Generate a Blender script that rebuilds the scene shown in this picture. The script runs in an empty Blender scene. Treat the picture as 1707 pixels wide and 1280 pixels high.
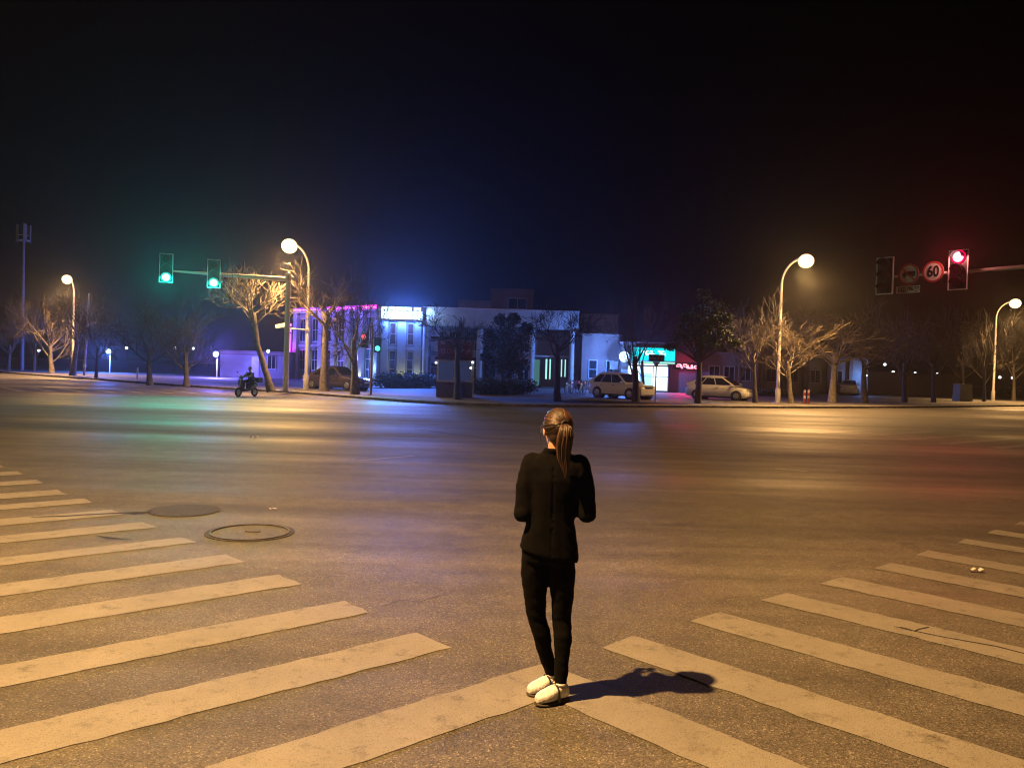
import bpy, bmesh, math, random
from mathutils import Vector, Matrix, Euler, noise

# ------------------------------------------------------------------ camera, sky, exposure
C = bpy.context.scene.collection
SC = bpy.context.scene
R = math.radians
F_PX, PITCH, ROLL, CAM_H = 1350.0, 0.020, 0.030, 1.9

cam_d = bpy.data.cameras.new('camera')
cam = bpy.data.objects.new('camera', cam_d)
C.objects.link(cam)
CAM_M = Matrix.Rotation(math.pi / 2 - PITCH, 4, 'X') @ Matrix.Rotation(ROLL, 4, 'Z')
cam.matrix_world = Matrix.Translation((0, 0, CAM_H)) @ CAM_M
cam_d.sensor_width = 36.0
cam_d.lens = 36.0 * F_PX / 1707.0
cam_d.clip_start = 0.05
cam_d.clip_end = 3000
SC.camera = cam

world = bpy.data.worlds.new('World')
SC.world = world
world.use_nodes = True
wn = world.node_tree
wn.nodes.clear()
sky = wn.nodes.new('ShaderNodeTexSky')
sky.sky_type = 'NISHITA'
sky.sun_disc = False
sky.sun_elevation = R(-6)
sky.sun_rotation = R(200)
bg = wn.nodes.new('ShaderNodeBackground')
bg.inputs['Strength'].default_value = 0.0025
wo = wn.nodes.new('ShaderNodeOutputWorld')
wn.links.new(sky.outputs[0], bg.inputs['Color'])
wn.links.new(bg.outputs[0], wo.inputs['Surface'])

SC.view_settings.view_transform = 'Standard'
SC.view_settings.look = 'None'
SC.view_settings.exposure = 0.0
SC.view_settings.gamma = 1.0
SC.view_settings.use_curve_mapping = False
SC.render.engine = 'CYCLES'
SC.cycles.use_denoising = True
SC.cycles.pixel_filter_type = 'BLACKMAN_HARRIS'
SC.cycles.filter_width = 1.15
SC.cycles.max_bounces = 6
SC.cycles.diffuse_bounces = 2
SC.cycles.glossy_bounces = 3
SC.cycles.transmission_bounces = 4
SC.cycles.volume_bounces = 0
SC.cycles.transparent_max_bounces = 8
SC.cycles.sample_clamp_indirect = 4.0

# light levels (one place to tune)
SODIUM = (1.0, 0.535, 0.18)
LAMP = 16000.0         # far street lamps, watts
LAMP_NEAR = 29000.0    # the lamp over the near crosswalk
HAZE = 0.00045

# ------------------------------------------------------------------ pixel helpers (photo is 1707 x 1280)
def ray(px, py):
    d = Vector(((px - 853.5) / F_PX, -(py - 640.0) / F_PX, -1.0))
    return (CAM_M.to_3x3() @ d)

def G(px, py, z=0.0):
    d = ray(px, py)
    t = (z - CAM_H) / d.z
    return Vector((d.x * t, d.y * t, z))

def P(px, py, Y):
    d = ray(px, py)
    t = Y / d.y
    return Vector((d.x * t, Y, CAM_H + d.z * t))

PAVE = 0.13
def B(px, py):
    return G(px, py, PAVE)

# ------------------------------------------------------------------ materials
MATS = {}
def nt_new(name):
    m = bpy.data.materials.new(name)
    m.use_nodes = True
    t = m.node_tree
    t.nodes.clear()
    out = t.nodes.new('ShaderNodeOutputMaterial')
    return m, t, out

def mat(name, col, rough=0.6, metal=0.0, var=0.25, scale=6.0, bump=0.0, bscale=None, spec=0.5, coat=0.0, sheen=0.0):
    if name in MATS:
        return MATS[name]
    m, t, out = nt_new(name)
    b = t.nodes.new('ShaderNodeBsdfPrincipled')
    tc = t.nodes.new('ShaderNodeTexCoord')
    n = t.nodes.new('ShaderNodeTexNoise')
    n.inputs['Scale'].default_value = scale
    n.inputs['Detail'].default_value = 5
    r = t.nodes.new('ShaderNodeValToRGB')
    r.color_ramp.elements[0].position = 0.3
    r.color_ramp.elements[1].position = 0.72
    lo = [c * (1 - var) for c in col]
    hi = [min(1, c * (1 + var)) for c in col]
    r.color_ramp.elements[0].color = (*lo, 1)
    r.color_ramp.elements[1].color = (*hi, 1)
    t.links.new(tc.outputs['Object'], n.inputs['Vector'])
    t.links.new(n.outputs['Fac'], r.inputs['Fac'])
    t.links.new(r.outputs['Color'], b.inputs['Base Color'])
    b.inputs['Roughness'].default_value = rough
    b.inputs['Metallic'].default_value = metal
    b.inputs['Specular IOR Level'].default_value = spec
    b.inputs['Coat Weight'].default_value = coat
    if sheen:
        b.inputs['Sheen Weight'].default_value = sheen
    if bump:
        n2 = t.nodes.new('ShaderNodeTexNoise')
        n2.inputs['Scale'].default_value = bscale or scale * 4
        n2.inputs['Detail'].default_value = 4
        t.links.new(tc.outputs['Object'], n2.inputs['Vector'])
        bp = t.nodes.new('ShaderNodeBump')
        bp.inputs['Strength'].default_value = bump
        bp.inputs['Distance'].default_value = 0.02
        t.links.new(n2.outputs['Fac'], bp.inputs['Height'])
        t.links.new(bp.outputs['Normal'], b.inputs['Normal'])
    t.links.new(b.outputs[0], out.inputs['Surface'])
    MATS[name] = m
    return m

def emit(name, col, strength, sample=False):
    if name in MATS:
        return MATS[name]
    m, t, out = nt_new(name)
    if not sample:
        m.cycles.emission_sampling = 'NONE'    # faint visible glow only; the lamp beside it gives the light
    e = t.nodes.new('ShaderNodeEmission')
    e.inputs['Color'].default_value = (*col, 1)
    e.inputs['Strength'].default_value = strength
    t.links.new(e.outputs[0], out.inputs['Surface'])
    MATS[name] = m
    return m

def light(kind, parent, loc, power, col, radius=.1, aim=None, cone=150, blend=.5, size=None, aim_world=False):
    d = bpy.data.lights.new('lamp_light', kind)
    d.energy = power
    d.color = col
    if kind == 'AREA':
        d.shape = 'RECTANGLE'
        d.size, d.size_y = size
    else:
        d.shadow_soft_size = radius
    if kind == 'SPOT':
        d.spot_size = R(cone)
        d.spot_blend = blend
    o = bpy.data.objects.new('lamp_light', d)
    C.objects.link(o)
    o.location = loc
    if aim is not None:
        o.rotation_euler = Vector(aim).to_track_quat('-Z', 'Y').to_euler()
    if parent:
        o.parent = parent
    return o

def road_surface(name, paint=False):
    """asphalt with loose stones, tyre-polished bands and stains; worn thermoplastic paint when paint is set"""
    m, t, out = nt_new(name)
    N, L = t.nodes.new, t.links.new
    b = N('ShaderNodeBsdfPrincipled')
    tc = N('ShaderNodeTexCoord')
    geo = N('ShaderNodeNewGeometry')
    def nz(scale, detail=4, rough=0.6, vec=None):
        n = N('ShaderNodeTexNoise')
        n.inputs['Scale'].default_value = scale
        n.inputs['Detail'].default_value = detail
        n.inputs['Roughness'].default_value = rough
        L(vec or geo.outputs['Position'], n.inputs['Vector'])
        return n
    def ramp(src, p0, p1, c0, c1):
        r = N('ShaderNodeValToRGB')
        r.color_ramp.elements[0].position = p0
        r.color_ramp.elements[1].position = p1
        r.color_ramp.elements[0].color = (*c0, 1)
        r.color_ramp.elements[1].color = (*c1, 1)
        L(src, r.inputs['Fac'])
        return r
    def mix(kind, fac, a, c):
        x = N('ShaderNodeMix')
        x.data_type = 'RGBA'
        x.blend_type = kind
        if hasattr(fac, 'is_output') or isinstance(fac, bpy.types.NodeSocket):
            L(fac, x.inputs[0])
        else:
            x.inputs[0].default_value = fac
        for k, s in ((6, a), (7, c)):
            if isinstance(s, bpy.types.NodeSocket):
                L(s, x.inputs[k])
            else:
                x.inputs[k].default_value = (*s, 1)
        return x.outputs[2]
    # stones
    vo = N('ShaderNodeTexVoronoi')
    vo.inputs['Scale'].default_value = 120
    L(geo.outputs['Position'], vo.inputs['Vector'])
    sep = N('ShaderNodeSeparateColor')
    L(vo.outputs['Color'], sep.inputs['Color'])
    stones = ramp(sep.outputs[0], 0.0, 1.0, (0.044, 0.042, 0.037), (0.126, 0.117, 0.100))
    bright = ramp(sep.outputs[1], 0.90, 1.0, (0, 0, 0), (1, 1, 1))
    col = mix('MIX', bright.outputs[0], stones.outputs[0], (0.24, 0.225, 0.20))
    fine = ramp(nz(240, 2).outputs['Fac'], 0.3, 0.7, (0.65, 0.65, 0.65), (1.3, 1.3, 1.3))
    col = mix('MULTIPLY', 1.0, col, fine.outputs[0])
    big = ramp(nz(0.35, 6, 0.65).outputs['Fac'], 0.3, 0.7, (0.78, 0.78, 0.80), (1.18, 1.17, 1.15))
    col = mix('MULTIPLY', 1.0, col, big.outputs[0])
    mid = ramp(nz(2.6, 5, 0.7).outputs['Fac'], 0.32, 0.68, (0.80, 0.80, 0.80), (1.16, 1.16, 1.15))
    col = mix('MULTIPLY', 1.0, col, mid.outputs[0])
    # tyre-worn bands, long across the junction
    mp = N('ShaderNodeMapping')
    mp.inputs['Rotation'].default_value = (0, 0, R(-4))
    mp.inputs['Scale'].default_value = (0.035, 0.20, 1)
    L(geo.outputs['Position'], mp.inputs['Vector'])
    bands = nz(1.0, 4, 0.6, mp.outputs[0])
    bcol = ramp(bands.outputs['Fac'], 0.36, 0.64, (0.72, 0.72, 0.74), (1.2, 1.19, 1.16))
    col = mix('MULTIPLY', 1.0, col, bcol.outputs[0])
    oil = ramp(nz(0.9, 8, 0.75).outputs['Fac'], 0.27, 0.40, (0.50, 0.49, 0.48), (1, 1, 1))
    col = mix('MULTIPLY', 1.0, col, oil.outputs[0])
    for ang, sc_ in ((41, 0.42), (-46, 0.40)):
        mp2 = N('ShaderNodeMapping')
        mp2.inputs['Rotation'].default_value = (0, 0, R(-ang))
        mp2.inputs['Scale'].default_value = (0.05, sc_ * 2.2, 1)
        L(geo.outputs['Position'], mp2.inputs['Vector'])
        tk = ramp(nz(1.0, 5, 0.62, mp2.outputs[0]).outputs['Fac'], 0.36, 0.60, (0.80, 0.80, 0.80), (1.10, 1.10, 1.09))
        col = mix('MULTIPLY', 1.0, col, tk.outputs[0])
    rr = ramp(bands.outputs['Fac'], 0.36, 0.64, (0.80,) * 3, (0.50,) * 3)
    rough = rr.outputs[0]
    if paint:
        wear = ramp(nz(5.5, 8, 0.72).outputs['Fac'], 0.29, 0.46, (0, 0, 0), (1, 1, 1))
        grit = ramp(nz(120, 3).outputs['Fac'], 0.33, 0.45, (0.25, 0.25, 0.25), (1, 1, 1))
        wf = mix('MULTIPLY', 1.0, wear.outputs[0], grit.outputs[0])
        pc = ramp(nz(1.7, 6, 0.7).outputs['Fac'], 0.25, 0.75, (0.155, 0.150, 0.134), (0.228, 0.221, 0.20))
        pc2 = mix('MULTIPLY', 0.6, pc.outputs[0], fine.outputs[0])
        wm = N('ShaderNodeMath'); wm.operation = 'MULTIPLY'
        L(wf, wm.inputs[0]); wm.inputs[1].default_value = 0.93
        col = mix('MIX', wm.outputs[0], col, pc2)
    L(col, b.inputs['Base Color'])
    L(rough, b.inputs['Roughness'])
    b.inputs['Specular IOR Level'].default_value = 0.36
    h1 = nz(70, 3)
    bp = N('ShaderNodeBump')
    bp.inputs['Strength'].default_value = 0.2 if paint else 0.32
    bp.inputs['Distance'].default_value = 0.006
    L(vo.outputs['Distance'], bp.inputs['Height'])
    bp2 = N('ShaderNodeBump')
    bp2.inputs['Strength'].default_value = 0.35
    bp2.inputs['Distance'].default_value = 0.006
    L(h1.outputs['Fac'], bp2.inputs['Height'])
    L(bp.outputs['Normal'], bp2.inputs['Normal'])
    L(bp2.outputs['Normal'], b.inputs['Normal'])
    L(b.outputs[0], out.inputs['Surface'])
    MATS[name] = m
    return m

# ------------------------------------------------------------------ mesh builder
class MB:
    def __init__(self, m=None):
        self.v, self.f = [], []
        self.m = m or Matrix.Identity(4)
    def _add(self, vs, fs):
        o = len(self.v)
        self.v += [self.m @ Vector(p) for p in vs]
        self.f += [tuple(i + o for i in q) for q in fs]
        return self
    def box(self, x0, x1, y0, y1, z0, z1):
        vs = [(x0, y0, z0), (x1, y0, z0), (x1, y1, z0), (x0, y1, z0), (x0, y0, z1), (x1, y0, z1), (x1, y1, z1), (x0, y1, z1)]
        return self._add(vs, [(0, 3, 2, 1), (4, 5, 6, 7), (0, 1, 5, 4), (1, 2, 6, 5), (2, 3, 7, 6), (3, 0, 4, 7)])
    def cbox(self, c, s):
        return self.box(c[0] - s[0] / 2, c[0] + s[0] / 2, c[1] - s[1] / 2, c[1] + s[1] / 2, c[2] - s[2] / 2, c[2] + s[2] / 2)
    def tube(self, pts, radii, n=8, caps=True, flat=1.0):
        pts = [Vector(p) for p in pts]
        if not hasattr(radii, '__len__'):
            radii = [radii] * len(pts)
        vs, fs = [], []
        prev = None
        for i, p in enumerate(pts):
            d = (pts[min(i + 1, len(pts) - 1)] - pts[max(i - 1, 0)])
            d = d.normalized() if d.length > 1e-9 else Vector((0, 0, 1))
            if prev is None:
                a = Vector((1, 0, 0)) if abs(d.x) < 0.8 else Vector((0, 1, 0))
            else:
                a = prev
            a = (a - d * a.dot(d)).normalized()
            prev = a
            bvec = d.cross(a)
            for k in range(n):
                t = 2 * math.pi * k / n
                vs.append(p + (a * math.cos(t) + bvec * math.sin(t) * flat) * radii[i])
        for i in range(len(pts) - 1):
            for k in range(n):
                k2 = (k + 1) % n
                fs.append((i * n + k, i * n + k2, (i + 1) * n + k2, (i + 1) * n + k))
        if caps:
            fs.append(tuple(range(n - 1, -1, -1)))
            fs.append(tuple(range((len(pts) - 1) * n, len(pts) * n)))
        return self._add(vs, fs)
    def ball(self, c, r, nu=12, nv=8, lo=-90, hi=90):
        if not hasattr(r, '__len__'):
            r = (r, r, r)
        c = Vector(c)
        vs, fs = [], []
        for j in range(nv + 1):
            a = R(lo + (hi - lo) * j / nv)
            for i in range(nu):
                t = 2 * math.pi * i / nu
                vs.append(c + Vector((r[0] * math.cos(a) * math.cos(t), r[1] * math.cos(a) * math.sin(t), r[2] * math.sin(a))))
        for j in range(nv):
            for i in range(nu):
                i2 = (i + 1) % nu
                fs.append((j * nu + i, j * nu + i2, (j + 1) * nu + i2, (j + 1) * nu + i))
        fs.append(tuple(range(nu - 1, -1, -1)))
        fs.append(tuple(range(nv * nu, nv * nu + nu)))
        return self._add(vs, fs)
    def limb(self, pts, radii, n=12):
        self.tube(pts, radii, n)
        for p, r in zip(pts, radii):
            self.ball(p, r * 0.99, n, 8)
        return self
    def loft(self, rings):
        """rings: lists of points of equal length"""
        n = len(rings[0])
        vs = [p for r in rings for p in r]
        fs = []
        for i in range(len(rings) - 1):
            for k in range(n):
                k2 = (k + 1) % n
                fs.append((i * n + k, i * n + k2, (i + 1) * n + k2, (i + 1) * n + k))
        fs.append(tuple(range(n - 1, -1, -1)))
        fs.append(tuple(range((len(rings) - 1) * n, len(rings) * n)))
        return self._add(vs, fs)
    def rings(self, data, n=20):
        """data: (cx, cy, z, rx, ry) horizontal ellipses"""
        return self.loft([[(cx + rx * math.cos(2 * math.pi * k / n), cy + ry * math.sin(2 * math.pi * k / n), z) for k in range(n)] for cx, cy, z, rx, ry in data])
    def prism(self, poly, z0, z1):
        n = len(poly)
        vs = [(p[0], p[1], z0) for p in poly] + [(p[0], p[1], z1) for p in poly]
        fs = [tuple(range(n - 1, -1, -1)), tuple(range(n, 2 * n))]
        fs += [(k, (k + 1) % n, n + (k + 1) % n, n + k) for k in range(n)]
        return self._add(vs, fs)
    def disc(self, c, r, axis=(0, -1, 0), depth=0.03, n=24, r2=None):
        c, a = Vector(c), Vector(axis).normalized()
        return self.tube([c, c + a * depth], [r, r if r2 is None else r2], n)
    def ring(self, c, r, w, axis=(0, -1, 0), depth=0.03, n=28):
        """flat annulus with thickness: outer r, width w"""
        c, a = Vector(c), Vector(axis).normalized()
        x = a.orthogonal().normalized()
        y = a.cross(x)
        vs, fs = [], []
        for k in range(n):
            t = 2 * math.pi * k / n
            d = x * math.cos(t) + y * math.sin(t)
            vs += [c + d * (r - w), c + d * r, c + d * r + a * depth, c + d * (r - w) + a * depth]
        for k in range(n):
            q, s = k * 4, ((k + 1) % n) * 4
            for e in range(4):
                fs.append((q + e, q + (e + 1) % 4, s + (e + 1) % 4, s + e))
        return self._add(vs, fs)
    def quad(self, a, b, c, d):
        return self._add([a, b, c, d], [(0, 1, 2, 3)])
    def mesh(self, name, smooth=None, fix=True):
        me = bpy.data.meshes.new(name)
        me.from_pydata([tuple(p) for p in self.v], [], self.f)
        me.validate()
        if fix:
            bm = bmesh.new()
            bm.from_mesh(me)
            bmesh.ops.recalc_face_normals(bm, faces=bm.faces)
            bm.to_mesh(me)
            bm.free()
        if smooth:
            me.shade_smooth()
            if smooth < 180:
                me.set_sharp_from_angle(angle=R(smooth))
        return me
    def build(self, name, m, parent=None, smooth=None, fix=True):
        o = bpy.data.objects.new(name, self.mesh(name, smooth, fix))
        o.data.materials.append(m)
        C.objects.link(o)
        if parent:
            o.parent = parent
        return o

def remesh(mb, name, m, parent, voxel=0.01, smooth=6, subd=None, fac=0.5):
    me = mb.mesh(name)
    o = bpy.data.objects.new(name, me)
    C.objects.link(o)
    md = o.modifiers.new('r', 'REMESH')
    md.mode = 'VOXEL'
    md.voxel_size = voxel
    if smooth:
        s = o.modifiers.new('s', 'SMOOTH')
        s.iterations = smooth
        s.factor = fac
    dg = bpy.context.evaluated_depsgraph_get()
    dg.update()
    new = bpy.data.meshes.new_from_object(o.evaluated_get(dg))
    o.modifiers.clear()
    o.data = new
    new.shade_smooth()
    new.materials.clear()
    new.materials.append(m)
    if parent:
        o.parent = parent
    return o

def tag(o, label=None, cat=None, group=None, kind=None):
    if label: o['label'] = label
    if cat: o['category'] = cat
    if group: o['group'] = group
    if kind: o['kind'] = kind
    return o

def thing(name, label, cat, loc=(0, 0, 0), rz=0.0, group=None):
    o = bpy.data.objects.new(name, None)
    o.empty_display_size = 0.3
    C.objects.link(o)
    o.location = loc
    o.rotation_euler = (0, 0, rz)
    return tag(o, label, cat, group)

def dup(root, loc, rz, label):
    r = root.copy()
    C.objects.link(r)
    r.location = loc
    r.rotation_euler = (0, 0, rz)
    r['label'] = label
    for ch in list(root.children):
        c = ch.copy()
        C.objects.link(c)
        c.parent = r
        for g in list(ch.children):
            d = g.copy()
            C.objects.link(d)
            d.parent = c
    return r

def text_mb(body, size, bold=0.0, depth=0.01, sx=1.0):
    """letters as mesh data in the xz plane, centred, facing -y"""
    cu = bpy.data.curves.new('txt', 'FONT')
    cu.body = body
    cu.size = size
    cu.offset = bold
    cu.extrude = depth / 2
    cu.align_x = 'CENTER'
    cu.align_y = 'CENTER'
    cu.resolution_u = 4
    o = bpy.data.objects.new('txt', cu)
    C.objects.link(o)
    dg = bpy.context.evaluated_depsgraph_get()
    dg.update()
    me = bpy.data.meshes.new_from_object(o.evaluated_get(dg))
    bpy.data.objects.remove(o)
    me.transform(Matrix.Rotation(math.pi / 2, 4, 'X') @ Matrix.Diagonal((sx, 1, 1, 1)))
    return me

def mesh_obj(name, me, m, parent=None):
    o = bpy.data.objects.new(name, me)
    me.materials.clear()
    me.materials.append(m)
    C.objects.link(o)
    if parent:
        o.parent = parent
    return o
# ------------------------------------------------------------------ shared materials
ASPH = road_surface('asphalt')
PAINT = road_surface('worn_paint', True)
M_PAVE = mat('paving', (0.085, 0.08, 0.075), 0.8, var=0.3, scale=2.5, bump=0.3, bscale=20)
M_LOT = mat('lot_concrete', (0.075, 0.073, 0.07), 0.7, var=0.25, scale=1.2, bump=0.3, bscale=15)
M_KERB = mat('kerb_stone', (0.20, 0.19, 0.18), 0.75, var=0.35, scale=3, bump=0.3)
M_STEEL = mat('galvanised_steel', (0.45, 0.45, 0.44), 0.45, 0.6, 0.15, 5, 0.1)
M_MASTP = mat('white_mast_paint', (0.72, 0.71, 0.69), 0.5, 0.0, 0.1, 4)
M_POLE = mat('painted_pole', (0.30, 0.295, 0.285), 0.5, 0.1, 0.15, 4, 0.1)
M_DARK = mat('dark_housing', (0.012, 0.012, 0.013), 0.45, 0.0, 0.2, 8)
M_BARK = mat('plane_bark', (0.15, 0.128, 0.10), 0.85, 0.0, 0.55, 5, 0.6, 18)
M_BARK_SHADE = mat('shaded_bark', (0.06, 0.05, 0.042), 0.9, 0.0, 0.4, 6, 0.6, 18)  # darker bark copy, carries the shade of trees out of lamplight
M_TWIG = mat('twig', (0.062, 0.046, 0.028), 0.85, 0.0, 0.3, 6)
M_LEAF = mat('evergreen_leaf', (0.05, 0.085, 0.035), 0.55, 0.0, 0.45, 3)
M_LEAFD = mat('hedge_leaf', (0.03, 0.05, 0.025), 0.6, 0.0, 0.45, 3)
M_WALL = mat('pale_render', (0.17, 0.167, 0.165), 0.8, 0.0, 0.12, 1.2, 0.15, 14)
M_WALLB = mat('brown_render', (0.12, 0.085, 0.075), 0.85, 0.0, 0.2, 1.0, 0.2, 12)
M_BRICK = mat('grey_brick', (0.14, 0.105, 0.10), 0.85, 0.0, 0.25, 9, 0.3, 30)
M_GLASS = mat('dark_glass', (0.012, 0.014, 0.016), 0.14, 0.0, 0.2, 2, spec=0.35)
M_FRAME = mat('window_frame', (0.30, 0.31, 0.32), 0.45, 0.3, 0.1, 3)
M_WHITEP = mat('white_plaster', (0.29, 0.295, 0.29), 0.7, 0.0, 0.1, 1.5)
M_GRASS = mat('verge_soil', (0.06, 0.06, 0.03), 0.95, 0.0, 0.5, 2.5, 0.6, 20)
M_IRON = mat('cast_iron', (0.035, 0.034, 0.033), 0.75, 0.0, 0.35, 14, 0.5, 60)
M_RIM = mat('worn_iron_rim', (0.06, 0.056, 0.052), 0.55, 0.3, 0.5, 6)
M_TAR = mat('tar_crack', (0.012, 0.012, 0.012), 0.8, 0.0, 0.3, 20)
M_PAPER = mat('paper', (0.5, 0.48, 0.45), 0.8, 0.0, 0.1, 20)
M_RUB = mat('tyre_rubber', (0.018, 0.018, 0.018), 0.85, 0.0, 0.2, 20)
M_ALLOY = mat('alloy_rim', (0.5, 0.5, 0.5), 0.3, 0.8, 0.1, 6)
M_CHROME = mat('chrome', (0.7, 0.7, 0.7), 0.12, 1.0, 0.05, 6)
M_WCAR = mat('white_car_paint', (0.72, 0.71, 0.69), 0.3, 0.0, 0.04, 3, coat=0.6)
M_SCAR = mat('silver_car_paint', (0.55, 0.55, 0.56), 0.3, 0.5, 0.05, 3, coat=0.6)
M_BCAR = mat('dark_car_paint', (0.07, 0.055, 0.06), 0.25, 0.2, 0.1, 3, coat=0.7)
M_HEADL = mat('headlamp_glass', (0.65, 0.66, 0.68), 0.1, 0.3, 0.05, 8, spec=0.8)
M_TAILL = mat('tail_lamp_glass', (0.25, 0.02, 0.02), 0.15, 0.0, 0.1, 8, spec=0.8)
M_REDP = mat('red_paint', (0.45, 0.05, 0.04), 0.5, 0.0, 0.15, 8)
M_WHITEB = mat('white_paint', (0.75, 0.74, 0.72), 0.5, 0.0, 0.08, 8)
M_BLACKP = mat('black_print', (0.015, 0.015, 0.015), 0.6, 0.0, 0.1, 8)
M_BORDER = mat('reflective_border', (0.78, 0.78, 0.76), 0.35, 0.0, 0.05, 8)

# ------------------------------------------------------------------ ground, kerb, pavement, road paint
road = MB().quad((-300, -60, 0), (300, -60, 0), (300, 320, 0), (-300, 320, 0)).build('road', ASPH)
tag(road, kind='structure')

kpx = [(0, 621), (73, 627), (183, 635), (300, 644), (400, 650), (475, 655), (550, 660.5), (620, 666), (680, 670.5), (740, 674), (800, 676.3), (850, 677.5), (925, 678.3), (1000, 678.8), (1150, 679.6), (1300, 680.5), (1400, 680.4), (1500, 680), (1600, 679), (1707, 677.3)]
kerb_line = [G(*p) for p in kpx]
d0 = (kerb_line[0] - kerb_line[1]).normalized()
d1 = (kerb_line[-1] - kerb_line[-2]).normalized()
kerb_line = [kerb_line[0] + d0 * 90] + kerb_line + [kerb_line[-1] + d1 * 90]
def offset_line(line, w):
    out = []
    for i, p in enumerate(line):
        d = (line[min(i + 1, len(line) - 1)] - line[max(i - 1, 0)]).normalized()
        out.append(p + Vector((-d.y, d.x, 0)) * w)
    return out
k_in = offset_line(kerb_line, 0.18)
kb = MB()
kb.loft([[(a.x, a.y, 0), (a.x, a.y, PAVE - 0.015), (a.x + (b.x - a.x) * .12, a.y + (b.y - a.y) * .12, PAVE), (b.x, b.y, PAVE), (b.x, b.y, 0)] for a, b in zip(kerb_line, k_in)])
tag(kb.build('kerb', M_KERB), kind='structure')
p_in = offset_line(kerb_line, 3.4)
pv = MB()
for i in range(len(k_in) - 1):
    a, b, c, d = k_in[i], k_in[i + 1], p_in[i + 1], p_in[i]
    pv.quad((a.x, a.y, PAVE - .004), (b.x, b.y, PAVE - .004), (c.x, c.y, PAVE), (d.x, d.y, PAVE))
tag(pv.build('pavement', M_PAVE), kind='structure')
lot = MB()
far = [(p.x, p.y) for p in p_in] + [(260, 310), (-260, 310)]
vs = [(x, y, PAVE - .002) for x, y in far]
lot._add(vs, [tuple(range(len(vs)))])
tag(lot.build('parking_lot', M_LOT), kind='structure')

# soil verge under the left trees
vg = MB()
e_in, e_out = offset_line(kerb_line, 3.6), offset_line(kerb_line, 9.5)
for i in range(0, 4):
    a, b, c, d = e_in[i], e_in[i + 1], e_out[i + 1], e_out[i]
    vg.quad((a.x, a.y, PAVE + .004), (b.x, b.y, PAVE + .004), (c.x, c.y, PAVE + .03), (d.x, d.y, PAVE + .03))
tag(vg.build('verge', M_GRASS), kind='structure')

# median island behind the near left crosswalk and the right corner pavement (both outside the frame)
isl = MB(Matrix.Translation((-6.9, 1.5, 0)) @ Matrix.Rotation(R(41), 4, 'Z'))
isl.prism([(-4, -.7), (0.6, -.7), (.95, -.35), (.95, .35), (.6, .7), (-4, .7)], 0, 0.14)
tag(isl.build('median_island', M_KERB), kind='structure')
isl = MB()
isl.prism([(21.5, 25.2), (24, 21), (32, 14), (60, 30), (44, 46), (30, 34), (24.5, 29)], 0, 0.13)
tag(isl.build('corner_pavement', M_PAVE), kind='structure')

rng = random.Random(5)
def stripe(a, b, c, d, z=0.004, jag=0.011):
    """painted bar: a,b the near short end, c,d the far end; ragged outline"""
    pts = []
    for p, q in ((a, b), (b, c), (c, d), (d, a)):
        n = max(2, int((q - p).length / 0.11))
        for k in range(n):
            w = p.lerp(q, k / n)
            pts.append((w.x + rng.uniform(-jag, jag), w.y + rng.uniform(-jag, jag), z))
    mb = MB()
    mb._add(pts, [tuple(range(len(pts)))])
    return mb

LT = [((755, 1079.2), (693.6, 1054.8)), ((616.5, 1020.6), (572.7, 1001.4)), ((502, 973.6), (463, 957.6)), ((409, 936.7), (375, 924.5)),
      ((327.5, 903.8), (303, 895.6)), ((262, 878.8), (236, 870.3)), ((207, 857.5), (186, 849.5)), ((154, 838), (139, 831)), ((111, 824), (94.4, 816.4)),
      ((72, 805.7), (60, 799.6)), ((38, 791), (28, 785.5))]
RT = [((1000.7, 1079.4), (1057, 1059.7)), ((1147, 1034.8), (1200, 1020.3)), ((1268.8, 1000.2), (1311, 988.4)), ((1368, 972.7), (1405.5, 961.7)),
      ((1454.8, 947.2), (1486, 938.5)), ((1526, 925.4), (1546, 917.4)), ((1595.7, 904.3), (1609, 898)), ((1645, 888.7), (1660, 883))]
def crosswalk(label, tips, ang, first, extra):
    cw = thing('crosswalk', label, 'crosswalk', group='zebra crossings of the junction')
    d = Vector((math.cos(R(ang)), math.sin(R(ang)), 0))
    first.build('stripe', PAINT, cw)
    ends = []
    for tip, top in tips:
        p, q = G(*tip), G(*top)
        ends.append((p, q))
        stripe(p, q, q + d * 5.2, p + d * 5.2).build('stripe', PAINT, cw)
    a = ends[3][0]
    step = (ends[-1][0] - a) / (len(ends) - 4)
    wid = (ends[-2][1] - ends[-2][0])
    for k in range(extra):
        p = ends[-1][0] + step * (k + 1)
        q = p + wid
        stripe(p, q, q + d * 5.2, p + d * 5.2).build('stripe', PAINT, cw)
    return cw
A0, A1 = G(908, 1104.5), G(914.5, 1163)
dl = Vector((math.cos(R(221.3)), math.sin(R(221.3)), 0))
dr = Vector((math.cos(R(-46)), math.sin(R(-46)), 0))
def first_bar(outer_px, inner_px, d):
    o, i = G(*outer_px), G(*inner_px)
    do, di = (o - A0).normalized(), (i - A1).normalized()
    return stripe(A1, A0, A0 + do * 5.4, A1 + di * 5.2)
crosswalk('left crossing of worn pale stripes running off past the two manhole covers', LT, 221.3, first_bar((400, 1261.9), (572.2, 1280.1), dl), 8)
crosswalk('right crossing of worn pale stripes under the woman\'s long shadow', RT, -45.5, first_bar((1350, 1280), (1179, 1280), dr), 9)
def far_crosswalk(label, p0, p1, ang, n, length, w):
    cw = thing('crosswalk', label, 'crosswalk', group='zebra crossings of the junction')
    d = Vector((math.cos(R(ang)), math.sin(R(ang)), 0))
    p0, p1 = Vector((*p0, 0)), Vector((*p1, 0))
    u = (p1 - p0).normalized()
    for k in range(n):
        p = p0.lerp(p1, k / (n - 1))
        stripe(p, p + u * w, p + u * w + d * length, p + d * length).build('stripe', PAINT, cw)
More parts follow.
